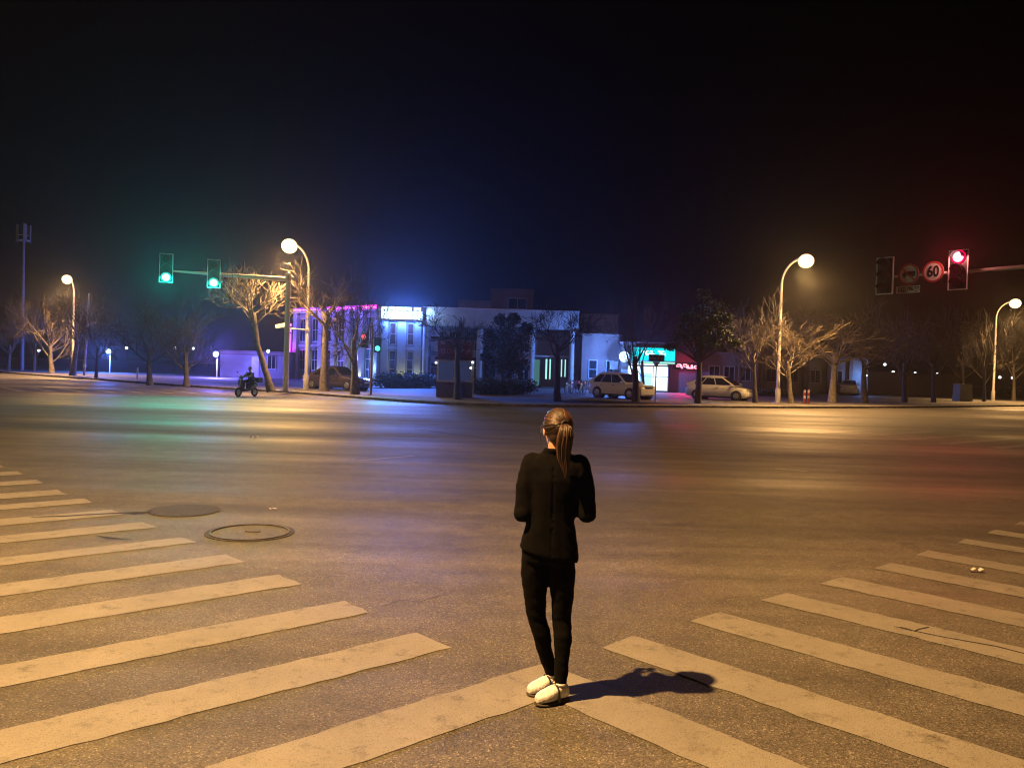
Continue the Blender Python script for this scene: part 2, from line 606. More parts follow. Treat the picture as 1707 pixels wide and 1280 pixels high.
far_crosswalk('far right crossing of thin worn stripes below the hanging red signal', (10.2, 27.6), (17.5, 19.4), 38, 9, 5.3, 0.42)
far_crosswalk('far left crossing of faint stripes beyond the junction under the green signals', (-33, 36), (-14.6, 44.5), 131, 16, 6.0, 0.45)

def flat_strip(pts, w, z):
    mb = MB()
    pts = [Vector((p.x, p.y, 0)) for p in pts]
    ring_a, ring_b = [], []
    for i, p in enumerate(pts):
        dd = (pts[min(i + 1, len(pts) - 1)] - pts[max(i - 1, 0)]).normalized()
        s = Vector((-dd.y, dd.x, 0)) * (w[i] if hasattr(w, '__len__') else w) / 2
        ring_a.append(p + s); ring_b.append(p - s)
    for i in range(len(pts) - 1):
        a, b, c, d = ring_a[i], ring_a[i + 1], ring_b[i + 1], ring_b[i]
        mb.quad((a.x, a.y, z), (b.x, b.y, z), (c.x, c.y, z), (d.x, d.y, z))
    return mb
cr = [(52, 862.6), (80, 861.5), (110, 860.8), (140, 858.6), (165, 857.4), (190, 856.2), (210, 855.4), (225, 855.8), (240, 855), (252, 853.5)]
flat_strip([G(*p) for p in cr], [.02, .04, .05, .045, .05, .06, .08, .16, .12, .05], 0.008).build('crack', M_TAR, road)
cr = [(1500, 1046), (1516, 1050), (1524, 1053), (1532, 1049.5), (1548, 1046)]
flat_strip([G(*p) for p in cr], .012, 0.008).build('crack', M_TAR, road)
cr = [(1490, 1045), (1540, 1056), (1580, 1064), (1620, 1071), (1660, 1078), (1707, 1090)]
flat_strip([G(*p) for p in cr], [.006, .012, .01, .014, .012, .01], 0.008).build('crack', M_TAR, road)
cr = [(160, 893.5), (180, 897), (200, 899), (222, 900.5)]
flat_strip([G(*p) for p in cr], [.01, .05, .03, .01], 0.008).build('crack', M_TAR, road)
for pts, w in (([(640, 1010), (668, 1000), (700, 1003), (742, 990)], .006),):
    flat_strip([G(*p) for p in pts], w, 0.004).build('crack', M_TAR, road)
cr = [(700, 716), (760, 725), (820, 731), (900, 735), (960, 740), (1040, 745)]
flat_strip([G(*p) for p in cr], [.05, .08, .06, .07, .07, .05], 0.004).build('crack', M_TAR, road)
cr = [(1292, 781), (1345, 786)]
flat_strip([G(*p) for p in cr], .12, 0.004).build('lane_mark', PAINT, road)
cr = [(600, 768), (650, 763), (690, 760)]
flat_strip([G(*p) for p in cr], .10, 0.004).build('lane_mark', PAINT, road)

# manholes
g = G(307, 851)
mh = thing('manhole_cover', 'dark round iron manhole cover beside the crack at the left stripes', 'manhole cover', g, 0, 'manhole covers in the road')
MB().disc((0, 0, 0.004), 0.40, (0, 0, 1), 0.004, 40).build('cover', M_IRON, mh)
MB().ring((0, 0, 0.003), 0.43, 0.026, (0, 0, 1), 0.004, 40).build('frame', M_IRON, mh)
g = G(417, 887.5)
mh = thing('manhole_cover', 'nearer manhole cover with a raised pale rim, patched with asphalt', 'manhole cover', g, 0, 'manhole covers in the road')
MB().disc((0, 0, 0.002), 0.395, (0, 0, 1), 0.003, 40).build('cover', ASPH, mh)
MB().ring((0, 0, 0.002), 0.425, 0.017, (0, 0, 1), 0.012, 48).build('rim', M_RIM, mh)
MB().ring((0, 0, 0.001), 0.475, 0.045, (0, 0, 1), 0.006, 48).build('frame', M_IRON, mh)
MB().cbox((0.02, .03, .008), (.16, .05, .01)).build('lifting_lug', M_RIM, mh)

# litter
def scrap(px, py, s, label, seed):
    rr = random.Random(seed)
    mb = MB(Matrix.Translation(G(px, py, 0.006)))
    n = 5
    vs = []
    for j in range(2):
        for i in range(n):
            vs.append((s * (i / (n - 1) - .5), s * .35 * (j - .5) + rr.uniform(-.1, .1) * s, abs(math.sin(i * 1.7 + seed)) * s * .28 + rr.uniform(0, .05) * s))
    mb._add(vs, [(i, i + 1, n + i + 1, n + i) for i in range(n - 1)])
    tag(mb.build('paper_scrap', M_PAPER), label, 'litter', 'bits of litter on the asphalt')
scrap(1625, 953, 0.14, 'crumpled white paper lying between stripes of the right crossing', 1)
scrap(455, 850, 0.10, 'small pale paper bit lying to the right of both manhole covers', 2)
scrap(424, 730.5, 0.22, 'white scrap lying far out on the asphalt below the left mast', 3)
scrap(748, 686.5, 0.28, 'bright scrap of paper near the far kerb in front of the kiosk', 4)
scrap(1036, 794, 0.10, 'tiny pale scrap on the open asphalt right of the woman\'s shoulder', 5)
# ------------------------------------------------------------------ trees
def grow(rr, segs, p, d, length, r, level, maxl, up, kids):
    n = 4 if level < 2 else 3
    pts, rad = [p.copy()], [r]
    dd = d.copy()
    for i in range(n):
        dd = (dd + Vector((rr.uniform(-1, 1), rr.uniform(-1, 1), rr.uniform(-.6, .6))) * 0.20 + Vector((0, 0, up))).normalized()
        p = p + dd * (length / n)
        pts.append(p.copy())
        rad.append(r * (1 - 0.72 * (i + 1) / n))
    segs.append((pts, rad, level))
    if level >= maxl:
        return
    for _ in range(kids[level]):
        t = rr.uniform(0.22, 1.0)
        i = min(int(t * n), n - 1)
        q = pts[i].lerp(pts[i + 1], t * n - i)
        base = (pts[i + 1] - pts[i]).normalized()
        ax = base.cross(Vector((rr.uniform(-1, 1), rr.uniform(-1, 1), rr.uniform(-1, 1)))).normalized()
        nd = (Matrix.Rotation(R(rr.uniform(25, 62)), 3, ax) @ base)
        grow(rr, segs, q, nd, length * rr.uniform(0.42, 0.78), rad[i] * 0.52, level + 1, maxl, up * 1.1, kids)

def bare_tree(label, base, trunk_path, trunk_r, top_z, half_w, seed, limbs=5, kids=(5, 5, 4), bark=None, twig=None, cat='tree', group='bare roadside trees', off=(0, 0), twig_min=0.011):
    """trunk_path: list of (dx, dy, z) from the base; crown of limbs fans out from its end"""
    rr = random.Random(seed)
    bark, twig = bark or M_BARK, twig or M_TWIG
    t = thing('bare_tree', label, cat, base, 0, group)
    pts = [Vector((0, 0, -0.05))]
    tp = [Vector((0, 0, 0))] + [Vector(q) for q in trunk_path]
    for a, b in zip(tp, tp[1:]):
        for k in range(1, 4):
            w = a.lerp(b, k / 3) + Vector((rr.uniform(-.03, .03), rr.uniform(-.03, .03), 0))
            pts.append(w)
    n = len(pts)
    rad = [trunk_r * (1.35 if i == 0 else 1.12 if i == 1 else 1 - 0.38 * i / n) for i in range(n)]
    MB().tube(pts, rad, 10).build('trunk', bark, t, 60)
    f = pts[-1]
    segs = []
    for k in range(limbs):
        a = 2 * math.pi * (k + rr.uniform(-.3, .3)) / limbs
        tilt = R(rr.uniform(30, 66))
        d = Vector((math.cos(a) * math.sin(tilt), math.sin(a) * math.sin(tilt), math.cos(tilt)))
        s0 = f - Vector((0, 0, rr.uniform(0, .5)))
        grow(rr, segs, s0, d, 1.0 * rr.uniform(.85, 1.1), 0.12, 0, 3, 0.085, kids)
    # scale the unit crown to the size wanted
    allp = [p for s in segs for p in s[0]]
    zt = max((p.z - f.z) for p in allp)
    wt = sorted(math.hypot(p.x - f.x, p.y - f.y) for p in allp)[int(len(allp) * .91)]
    sz, sw = (top_z - f.z) / zt, half_w / wt
    big, small = MB(), MB()
    sr = trunk_r * 0.34
    for pts2, rad2, lv in segs:
        q = []
        for p in pts2:
            v = p - f
            hz = max(0, v.z) / zt
            q.append(f + Vector((v.x * sw + off[0] * hz, v.y * sw + off[1] * hz, v.z * sz)))
        s = sr / 0.12
        rads = [max(twig_min, x * s) for x in rad2]
        if lv == 0:
            big.tube(q, rads, 7)
        elif lv == 1:
            big.tube(q, rads, 5)
        else:
            small.tube(q, rads, 3, caps=False)
    big.build('limb', bark, t, 60)
    small.build('crown', twig, t, fix=False)
    return t

def leaf_cloud(mb, rr, clumps, n, size):
    for _ in range(n):
        c, r = rr.choice(clumps)
        o = Vector((rr.gauss(0, .52), rr.gauss(0, .52), rr.gauss(0, .48)))
        if o.length > 1.35:
            o = o * (1.2 / o.length)
        p = Vector(c) + Vector((o.x * r[0], o.y * r[1], o.z * r[2]))
        s = size * rr.uniform(.6, 1.4)
        a = Vector((rr.uniform(-1, 1), rr.uniform(-1, 1), rr.uniform(-.5, .5))).normalized() * s
        b = a.cross(Vector((rr.uniform(-1, 1), rr.uniform(-1, 1), rr.uniform(-1, 1)))).normalized() * s * .5
        mb._add([p - a, p - b * .9, p + a, p + b], [(0, 1, 2, 3)])

def leafy_tree(label, base, trunk_r, fork_z, clumps, n, size, seed, leaf=None, group=None, name='evergreen_tree'):
    rr = random.Random(seed)
    t = thing(name, label, 'tree', base, 0, group)
    MB().tube([(0, 0, -.05), (.03, 0, fork_z * .5), (0, .02, fork_z)], [trunk_r * 1.3, trunk_r, trunk_r * .85], 9).build('trunk', M_BARK_SHADE, t, 60)
    br = MB()
    for c, r in clumps:
        q = Vector(c)
        br.tube([(0, 0, fork_z - .2), q * .5 + Vector((0, 0, fork_z * .5)), q], [trunk_r * .6, trunk_r * .4, trunk_r * .12], 5)
        for _ in range(5):
            o = Vector((rr.uniform(-1, 1) * r[0], rr.uniform(-1, 1) * r[1], rr.uniform(-.6, 1) * r[2]))
            br.tube([q * .85 + Vector((0, 0, .15 * fork_z)), q + o * .8], [trunk_r * .2, .012], 4)
    br.build('limb', M_BARK_SHADE, t, 60)
    mb = MB()
    leaf_cloud(mb, rr, clumps, n, size)
    mb.build('crown', leaf or M_LEAF, t, fix=False)
    return t

def zat(py, base, px=None):
    """height above the base of photo row py at the base's depth"""
    Y = base.y
    px = px if px is not None else 853
    return P(px, py, Y).z - base.z
def mpp(base):
    return base.y / F_PX

M_BARKM = mat('mid_bark', (0.085, 0.072, 0.055), 0.85, 0.0, 0.5, 5, 0.6, 18)
# (px, py, fork (px,py), top py, half width px, trunk radius m, limbs, label, dark: shade put into the bark colour, seed)
T = [
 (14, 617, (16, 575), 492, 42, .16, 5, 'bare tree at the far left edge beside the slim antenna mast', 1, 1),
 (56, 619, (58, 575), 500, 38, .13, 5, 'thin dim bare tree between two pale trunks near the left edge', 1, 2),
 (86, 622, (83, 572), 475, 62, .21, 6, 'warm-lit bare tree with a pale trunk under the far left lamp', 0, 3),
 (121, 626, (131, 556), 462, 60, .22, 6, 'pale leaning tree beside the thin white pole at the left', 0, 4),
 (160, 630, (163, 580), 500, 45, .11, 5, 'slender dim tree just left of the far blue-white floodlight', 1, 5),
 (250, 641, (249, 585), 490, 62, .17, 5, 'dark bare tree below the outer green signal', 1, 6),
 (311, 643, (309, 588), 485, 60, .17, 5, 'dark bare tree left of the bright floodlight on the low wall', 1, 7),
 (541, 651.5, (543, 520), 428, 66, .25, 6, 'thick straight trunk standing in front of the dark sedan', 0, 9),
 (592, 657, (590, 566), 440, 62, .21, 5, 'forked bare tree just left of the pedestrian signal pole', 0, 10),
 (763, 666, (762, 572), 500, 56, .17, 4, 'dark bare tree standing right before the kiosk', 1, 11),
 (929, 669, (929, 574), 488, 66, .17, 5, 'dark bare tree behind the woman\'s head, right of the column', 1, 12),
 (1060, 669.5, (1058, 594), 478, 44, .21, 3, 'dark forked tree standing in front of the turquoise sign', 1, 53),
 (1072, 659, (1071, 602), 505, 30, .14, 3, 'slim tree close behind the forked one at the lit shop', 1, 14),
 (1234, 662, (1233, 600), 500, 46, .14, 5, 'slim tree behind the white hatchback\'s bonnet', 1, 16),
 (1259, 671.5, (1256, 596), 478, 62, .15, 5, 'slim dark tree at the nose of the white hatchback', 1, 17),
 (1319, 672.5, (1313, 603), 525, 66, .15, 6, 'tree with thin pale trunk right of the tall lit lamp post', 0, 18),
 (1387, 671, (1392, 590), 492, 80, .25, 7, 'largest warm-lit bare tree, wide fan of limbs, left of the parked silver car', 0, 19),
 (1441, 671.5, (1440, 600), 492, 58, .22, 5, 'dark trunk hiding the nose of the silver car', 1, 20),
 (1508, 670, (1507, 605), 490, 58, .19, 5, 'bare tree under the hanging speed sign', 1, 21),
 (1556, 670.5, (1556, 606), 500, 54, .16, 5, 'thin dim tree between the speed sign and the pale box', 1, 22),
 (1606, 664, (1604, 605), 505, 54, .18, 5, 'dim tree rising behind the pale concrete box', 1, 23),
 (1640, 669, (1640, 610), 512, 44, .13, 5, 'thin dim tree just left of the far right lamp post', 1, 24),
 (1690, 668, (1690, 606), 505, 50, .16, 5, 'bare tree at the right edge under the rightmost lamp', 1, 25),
]
def build_trees():
    for px, py, fk, top, hw, tr, limbs, label, dark, seed in T:
        b = B(px, py)
        f = P(fk[0], fk[1], b.y) - b
        f.y = 0
        lean = ROLL * f.z
        f2 = f * 0.5 + Vector((0, 0, 0))
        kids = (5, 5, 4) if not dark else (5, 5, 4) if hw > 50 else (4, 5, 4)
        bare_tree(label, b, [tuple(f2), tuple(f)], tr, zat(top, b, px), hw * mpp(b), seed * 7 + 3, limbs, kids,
                  M_BARK_SHADE if dark else M_BARK, M_BARK_SHADE if dark else M_TWIG, twig_min=0.006 + 0.00010 * b.y)
    # the big leaning plane tree by the left mast, limbs set one by one
    b = B(452, 651)
    path = [P(x, y, b.y) - b for x, y in ((441, 615), (430, 575), (423, 522))]
    bare_tree('big pale leaning tree between the scooter rider and the green signal mast', b, [tuple(Vector((p.x, 0, p.z))) for p in path], .21, zat(428, b, 430), 64 * mpp(b), 88, 7, (5, 5, 3), M_BARKM, M_BARKM, off=(.2, 0), twig_min=0.014)
    # evergreens
    b = B(846, 655)
    m = mpp(b)
    def cl(px, py, rx, rz, dy=0.0):
        q = P(px, py, b.y) - b
        return ((q.x, dy, q.z), (rx * m, rx * m * .9, rz * m))
    leafy_tree('round dark evergreen tree standing before the pale corner building', b, .16, zat(615, b, 846),
               [cl(846, 552, 24, 22), cl(825, 575, 20, 24, .3), cl(866, 572, 18, 26, -.3), cl(846, 590, 28, 24), cl(838, 612, 26, 18), cl(862, 608, 18, 18), cl(818, 560, 9, 8), cl(878, 548, 9, 10), cl(856, 531, 10, 8), cl(834, 533, 8, 8), cl(812, 596, 9, 9)], 9000, .10, 31, M_LEAFD)
    b = B(1163, 672)
    m = mpp(b)
    leafy_tree('leafy green tree at the rear of the white hatchback', b, .17, zat(598, b, 1163),
               [cl(1166, 548, 46, 34), cl(1184, 530, 32, 26), cl(1160, 560, 20, 12), cl(1192, 512, 17, 14, .4), cl(1148, 528, 15, 10, -.4), cl(1206, 552, 18, 12), cl(1132, 562, 14, 9), cl(1180, 538, 16, 10), cl(1172, 490, 11, 8), cl(1212, 530, 9, 8), cl(1140, 545, 9, 7, .5), cl(1186, 572, 16, 8), cl(1118, 578, 10, 6), cl(1222, 572, 12, 8)], 6500, .09, 32)
    b = B(1412, 655)
    m = mpp(b)
    leafy_tree('low green tree hanging over the silver car against the blue-lit wall', b, .10, zat(618, b, 1412),
               [cl(1412, 604, 20, 10), cl(1428, 600, 16, 10, .4), cl(1400, 598, 14, 9)], 2200, .10, 33)
    # hedges
    def hedge(label, x0, x1, ytop, ybase, depth, seed, Y=None):
        a, c = B(x0, ybase), B(x1, ybase)
        mid = (a + c) / 2
        t = thing('hedge', label, 'hedge', mid, math.atan2(c.y - a.y, c.x - a.x), 'dark clipped hedges by the corner building')
        L_ = (c - a).length
        h = zat(ytop, mid, (x0 + x1) / 2)
        rr = random.Random(seed)
        MB().rings([(0, 0, 0, L_ * .40, depth * .2), (0, 0, h * .4, L_ * .42, depth * .22), (0, 0, h * .62, L_ * .38, depth * .15)], 16).build('stems', M_BARK_SHADE, t)
        mb = MB()
        nc = max(3, int(L_ / (depth * .8)))
        cls = [((L_ * ((k + .5) / nc - .5), rr.uniform(-.1, .1), h * rr.uniform(.45, .55)), (L_ / nc * .8, depth * .5, h * .52)) for k in range(nc)]
        leaf_cloud(mb, rr, cls, int(1500 * L_), .085)
        mb.build('foliage', M_LEAFD, t, fix=False)
    hedge('low dark hedge between the pedestrian signal and the kiosk', 632, 722, 623, 646, 1.6, 41)
    hedge('taller dark hedge right of the kiosk below the evergreen', 790, 882, 632, 657, 1.7, 42)
    hedge('small hedge at the foot of the low wall behind the hatchback', 1262, 1300, 650, 660, 1.2, 43)
    hedge('hedge at the right edge beyond the rightmost lamp post', 1672, 1725, 646, 663, 1.8, 44)

# ------------------------------------------------------------------ lamps, masts, signals
M_BOWL = emit('sodium_bowl', (1.0, 0.70, 0.38), 2.6)
def street_lamp(label, base, lamp_pt, bowl, near=False, r=0.11, size=1.0):
    v = Vector(lamp_pt) - Vector(base)
    hd = Vector((v.x, v.y, 0))
    t = thing('street_lamp', label, 'street lamp', base, math.atan2(hd.y, hd.x), 'sodium street lamps')
    reach, h = hd.length, v.z
    MB().tube([(0, 0, 0), (0, 0, .9), (0, 0, 1.0), (0, 0, h - 1.3)], [r * 1.6, r * 1.5, r, r * .72], 12).build('pole', M_POLE, t, 40)
    MB().box(-.24, .24, -.24, .24, 0, .05).build('base_plate', M_STEEL, t)
    arm = []
    for k in range(9):
        a = k / 8 * math.pi / 2
        arm.append((reach * .8 * (1 - math.cos(a)), 0, h - 1.3 + 1.45 * math.sin(a)))
    arm.append((reach * .95, 0, h + .18))
    MB().tube(arm, [r * .72] + [r * .6] * 8 + [r * .5], 9).build('arm', M_POLE, t, 60)
    s = size
    hd_ = MB(Matrix.Translation((reach, 0, h)))
    hd_.loft([[(x, w * math.cos(a), z + hh * max(0, math.sin(a))) for a in [2 * math.pi * k / 12 for k in range(12)]] for x, w, z, hh in
              ((-.46 * s, .06, .18, .06), (-.3 * s, .16, .16, .10), (-.05, .18, .16, .14), (.14 * s, .14, .17, .10), (.22 * s, .07, .18, .05))])
    hd_.build('lamp_housing', M_POLE, t, 50)
    b = MB(Matrix.Translation((reach + .04, 0, h - .06)))
    b.ball((0, 0, 0), (.36 * s, .31 * s, .30 * s), 16, 10)
    b.build('lamp_bowl', M_BOWL, t, 180)
    zl = h - .06 - .30 * s - (.06 if near else .25)
    light('SPOT', t, (reach, 0, zl), bowl, SODIUM, .12 if near else .45, (0, 0, -1) if near else (.4, 0, -1), 163 if near else 146, .55 if near else .75)
    if not near:
        light('POINT', t, (reach, 0, zl - .02), bowl * .10, SODIUM, .45)
    return t
def lamp_at(label, bpx, lpx, **k):
    b = B(*bpx)
    street_lamp(label, b, P(lpx[0], lpx[1], b.y - 2.2), LAMP, **k)
lamp_at('lit street lamp above the bare tree right of the green signal mast', (510, 650), (483, 409), size=1.45)
lamp_at('lit street lamp on a tall curved pole right of the parked white hatchback', (1296, 671.5), (1343, 434), size=1.45)
lamp_at('lit street lamp cut by the right edge of the picture', (1655, 668), (1692, 505), size=1.45)
lamp_at('lit street lamp among the warm trees at the far left', (121, 623), (112, 465), size=1.35)
foot = G(930, 1168)
nl = foot + Vector((-.80, -.31, 1.6)) * (12.0 / 1.6)
street_lamp('street lamp on the median left of the camera, outside the picture', (-7.0, 1.35, .14), nl, LAMP_NEAR, True, size=.6)

GREEN = emit('green_lens', (0.62, 1.0, 0.94), 1.6)
GREEN_FRINGE = emit('green_glow_fringe', (0.0, 0.9, 0.72), 1.0)
RED_FRINGE = emit('red_glow_fringe', (1.0, 0.0, 0.09), 1.0)
REDL = emit('red_lens', (1.0, 0.62, 0.66), 1.6)
GREEN_S = emit('small_green_lens', (0.10, 1.0, 0.80), 1.8)
REDL_S = emit('small_red_lens', (1.0, 0.10, 0.16), 1.8)
M_LENS_OFF = mat('dark_lens', (0.014, 0.013, 0.013), 0.6, 0, .2, 8, spec=.2)
M_LENS_RED = mat('unlit_red_lens', (0.025, 0.008, 0.008), 0.6, 0, .2, 8, spec=.2)
def signal_head(label, pos, face, lit, w=.66, h=1.55):
    """pos: centre of the box; face: the direction the lenses look"""
    t = thing('traffic_signal', label, 'traffic light', (pos[0], pos[1], pos[2] - h / 2), math.atan2(face[1], face[0]) + math.pi / 2, 'signal heads hanging from the masts')
    MB().box(-w / 2 + .05, w / 2 - .05, -.02, .16, .05, h - .05).build('housing', M_DARK, t)
    bd = MB()
    e = .04
    bd.box(-w / 2, w / 2, -.03, .02, h - e, h).box(-w / 2, w / 2, -.03, .02, 0, e)
    bd.box(-w / 2, -w / 2 + e, -.028, .018, e, h - e).box(w / 2 - e, w / 2, -.028, .018, e, h - e)
    bd.build('border', M_BORDER, t)
    for k in range(3):
        z = h * (.82 - .32 * k)
        on = lit == k
        MB().disc((0, -.02, z), .20 if on else .19, (0, -1, 0), .05, 24).build('lens', (REDL if k == 0 else GREEN) if on else (M_LENS_RED if k == 0 else M_LENS_OFF), t, 40)
        if on:
            light('SPOT', t, (0, -.34, z), 1300 if k == 2 else 700, (1.0, .02, .05) if k == 0 else (.0, 1.0, .70), .14, (0, -1, .0), 140, .8)
            light('POINT', t, (0, -.42, z), 75, (1.0, .26, .22) if k == 0 else (.0, 1.0, .70), .1)  # added point light, brightens the sign faces beside the lit lens
            MB().ring((0, -.022, z), .275, .07, (0, -1, 0), .03, 28).build('glow_fringe', RED_FRINGE if k == 0 else GREEN_FRINGE, t, 40)  # glowing ring that paints the bloom around the lit lens
        hood = MB()
        n = 12
        vs, fs = [], []
        for j in range(n + 1):
            a = math.pi * j / n
            for rr_, y in ((.225, -.02), (.225, -.30), (.213, -.30), (.213, -.02)):
                vs.append((rr_ * math.cos(a), y if y > -.1 else y + .0, z + rr_ * math.sin(a)))
        for j in range(n):
            for q in range(4):
                fs.append((j * 4 + q, j * 4 + (q + 1) % 4, (j + 1) * 4 + (q + 1) % 4, (j + 1) * 4 + q))
        hood._add(vs, fs)
        hood.build('visor', M_DARK, t)
    MB().box(-.05, .05, .16, .34, h * .5, h * .62).build('bracket', M_STEEL, t)
    return t

# left mast: pole on the far pavement, arm out to the left
bL = B(476, 652.5)
tm = thing('signal_mast', 'white mast with a long level arm carrying two green signals', 'signal mast', bL, 0, 'signal masts')
zt = P(480, 466, bL.y).z - bL.z
pole = MB().tube([(0, 0, 0), (0, 0, zt + .35)], [.17, .13], 14)
pole.build('pole', M_MASTP, tm, 40)
MB().box(-.3, .3, -.3, .3, 0, .06).build('base_plate', M_STEEL, tm)
endL = P(288, 452, 44.6)
va = endL - bL
zt_w = Vector((0, 0, zt))
MB().tube([(0, 0, zt), (va.x * .55, va.y * .55, zt + (va.z - zt) * .55), (va.x, va.y, va.z)], [.14, .10, .05], 10).build('arm', M_MASTP, tm, 40)
MB().tube([(0, 0, zt - .05), (0, 0, zt + .25)], .2, 12).build('collar', M_STEEL, tm, 40)
fL = Vector((0.36, -0.93, 0)).normalized()
for (cx, cy, Yd, lab) in ((277, 447, 44.2, 'outer green signal head at the tip of the left mast arm'), (356.5, 456.5, 45.0, 'inner green signal head on the left mast arm, nearer its pole')):
    c = P(cx, cy, Yd)
    signal_head(lab, c, fL, 2, .70, 1.58)

# right mast: pole outside the frame
bR = Vector((23.3, 24.6, .13))
pA = P(1468, 463, 33.6)
pB = P(1707, 445, 30.4)
dirR = (pB - pA)
tm = thing('signal_mast', 'mast arm reaching in from the right edge with two road signs', 'signal mast', bR, 0, 'signal masts')
e0 = pA - bR
top = pA + dirR * ((bR.x - pA.x) / dirR.x) - bR
MB().tube([(0, 0, 0), (top.x, top.y, top.z + .3)], [.17, .13], 14).build('pole', M_POLE, tm, 40)
MB().tube([tuple(top), tuple(top.lerp(e0, .55)), tuple(e0)], [.11, .08, .045], 10).build('arm', M_MASTP, tm, 40)
fR = Vector((-0.80, -0.60, 0)).normalized()
def on_arm(px):
    lo, hi = 0.0, 1.0
    for _ in range(40):
        mid = (lo + hi) / 2
        p = pA + dirR * mid
        v = CAM_M.inverted().to_3x3() @ (p - Vector((0, 0, CAM_H)))
        if 853.5 + F_PX * v.x / -v.z < px: lo = mid
        else: hi = mid
    return pA + dirR * lo
c = on_arm(1475); c = P(1475, 460, c.y - .25)
signal_head('unlit three-lens signal head at the tip of the right mast arm', c, fR, None, .72, 1.52)
c = on_arm(1597); c = P(1597.5, 450, c.y - .25)
signal_head('signal head showing a red light beside the 60 sign', c, fR, 0, .74, 1.56)
MB_ = MB
def round_sign(label, px, py, rpx):
    p = on_arm(px)
    c = P(px, py, p.y - .2)
    r = rpx * c.y / F_PX
    t = thing('road_sign', label, 'road sign', c, math.atan2(fR.y, fR.x) + math.pi / 2, 'round road signs on the right mast arm')
    MB().disc((0, 0, 0), r, (0, 1, 0), .02, 32).build('back_plate', M_STEEL, t, 40)
    MB().disc((0, -.004, 0), r * .985, (0, -1, 0), .004, 32).build('face', M_WHITEB, t, 40)
    MB().ring((0, -.010, 0), r, r * .17, (0, -1, 0), .006, 36).build('red_border', M_REDP, t)
    MB().box(-.04, .04, .022, .2, -.05, .05).build('bracket', M_STEEL, t)
    return t, r
t, r = round_sign('round speed limit sign reading 60 next to the red light', 1555.5, 453, 17.5)
me = text_mb('60', r * 1.42, r * .035, .006, .80)
me.transform(Matrix.Translation((0, -.014, -r * .02)))
mesh_obj('numerals', me, M_BLACKP, t)
t, r = round_sign('round no-trucks sign with a truck pictogram above a small plate', 1514.5, 457.5, 17.5)
tk = MB()
s = r * .64
def tp(x0, x1, z0, z1):
    tk.box(x0 * s, x1 * s, -.017, -.011, z0 * s, z1 * s)
tp(-.28, 1.0, -.05, .42); tp(-.88, -.33, -.05, .22); tp(-.62, -.33, .22, .40); tp(-.98, 1.0, -.2, -.07)
for x in (-.62, .25, .7):
    tk.disc((x * s, -.011, -.24 * s), .17 * s, (0, -1, 0), .007, 14)
tk.build('truck_pictogram', M_BLACKP, t)
sl = MB(Matrix.Rotation(R(45), 4, 'Y'))
sl.box(-r * .84, r * .84, -.0225, -.0185, -r * .06, r * .06)
sl.build('red_slash', M_REDP, t)
pc_ = on_arm(1513)
pc_ = P(1513, 482.5, pc_.y - .2)
t = thing('road_sign', 'small rectangular plate with dark lettering under the no-trucks sign', 'road sign', pc_, math.atan2(fR.y, fR.x) + math.pi / 2)
w_, h_ = 36 * pc_.y / F_PX / .9, 12 * pc_.y / F_PX
MB().box(-w_ / 2, w_ / 2, 0, .015, -h_ / 2, h_ / 2).build('plate', M_WHITEB, t)
gl = MB()
rr = random.Random(3)
def glyph(mb, x, z, s, rr, y0=-.006, y1=0.0, th=.10):
    """a small dense character of straight strokes, s tall"""
    for _ in range(3):
        zz = z + s * rr.choice((-.4, -.15, .1, .35))
        a, b_ = sorted((rr.uniform(-.45, -.1), rr.uniform(.1, .45)))
        mb.box(x + a * s, x + b_ * s, y0, y1, zz - th * s / 2, zz + th * s / 2)
    for _ in range(2):
        xx = x + s * rr.choice((-.35, -.1, .1, .35))
        a, b_ = sorted((rr.uniform(-.5, -.1), rr.uniform(.1, .5)))
        mb.box(xx - th * s / 2, xx + th * s / 2, y0 - .0015, y1 - .0007, z + a * s, z + b_ * s)
for k in range(5):
    glyph(gl, w_ * (k - 2) * .185, 0, h_ * .74, rr, -.004, -.0008, .14)
gl.build('lettering', M_BLACKP, t)
MB().box(-.02, .02, .016, .03, 0, .55).build('bracket', M_STEEL, t)

# pedestrian signals
bp = B(618, 657.5)
t = thing('pedestrian_signal', 'slim pedestrian signal pole with a green and a red head', 'traffic light', bp)
hz = zat(541, bp, 618)
MB().tube([(0, 0, 0), (0, 0, hz)], [.075, .06], 10).build('pole', M_POLE, t, 40)
for dx, py, w, lens, ang, nm in ((12, 575, 15, GREEN_S, 4, 'green'), (-10, 567.5, 13, REDL_S, -28, 'red')):
    q = P(618 + dx, py, bp.y) - bp
    hh = MB(Matrix.Translation((q.x, -.05, q.z)) @ Matrix.Rotation(R(ang), 4, 'Z'))
    hh.box(-.20, .20, -.08, .12, -.42, .42)
    hd = hh.build('signal_head', M_DARK, t)
    for k, zz in ((0, .2), (1, -.2)):
        on = (k == 1 and nm == 'green') or (k == 0 and nm == 'red')
        MB(hh.m.copy()).disc((0, -.08, zz), .145, (0, -1, 0), .03, 18).build('lens', lens if on else M_LENS_OFF, hd)
    light('SPOT', t, (q.x + (.1 if nm == 'red' else 0) * 0, -.30, q.z - .2 if nm == 'green' else q.z + .2), 260 if nm == 'green' else 120, (.0, 1, .66) if nm == 'green' else (1, .02, .06), .1, (0, -1, 0), 150, .5)
    MB().box(min(0, q.x), max(0, q.x), .02, .06, q.z - .03, q.z + .03).build('bracket', M_STEEL, t)

M_MAST = mat('dull_mast_paint', (.09, .09, .10), .6, .2, .2, 3)
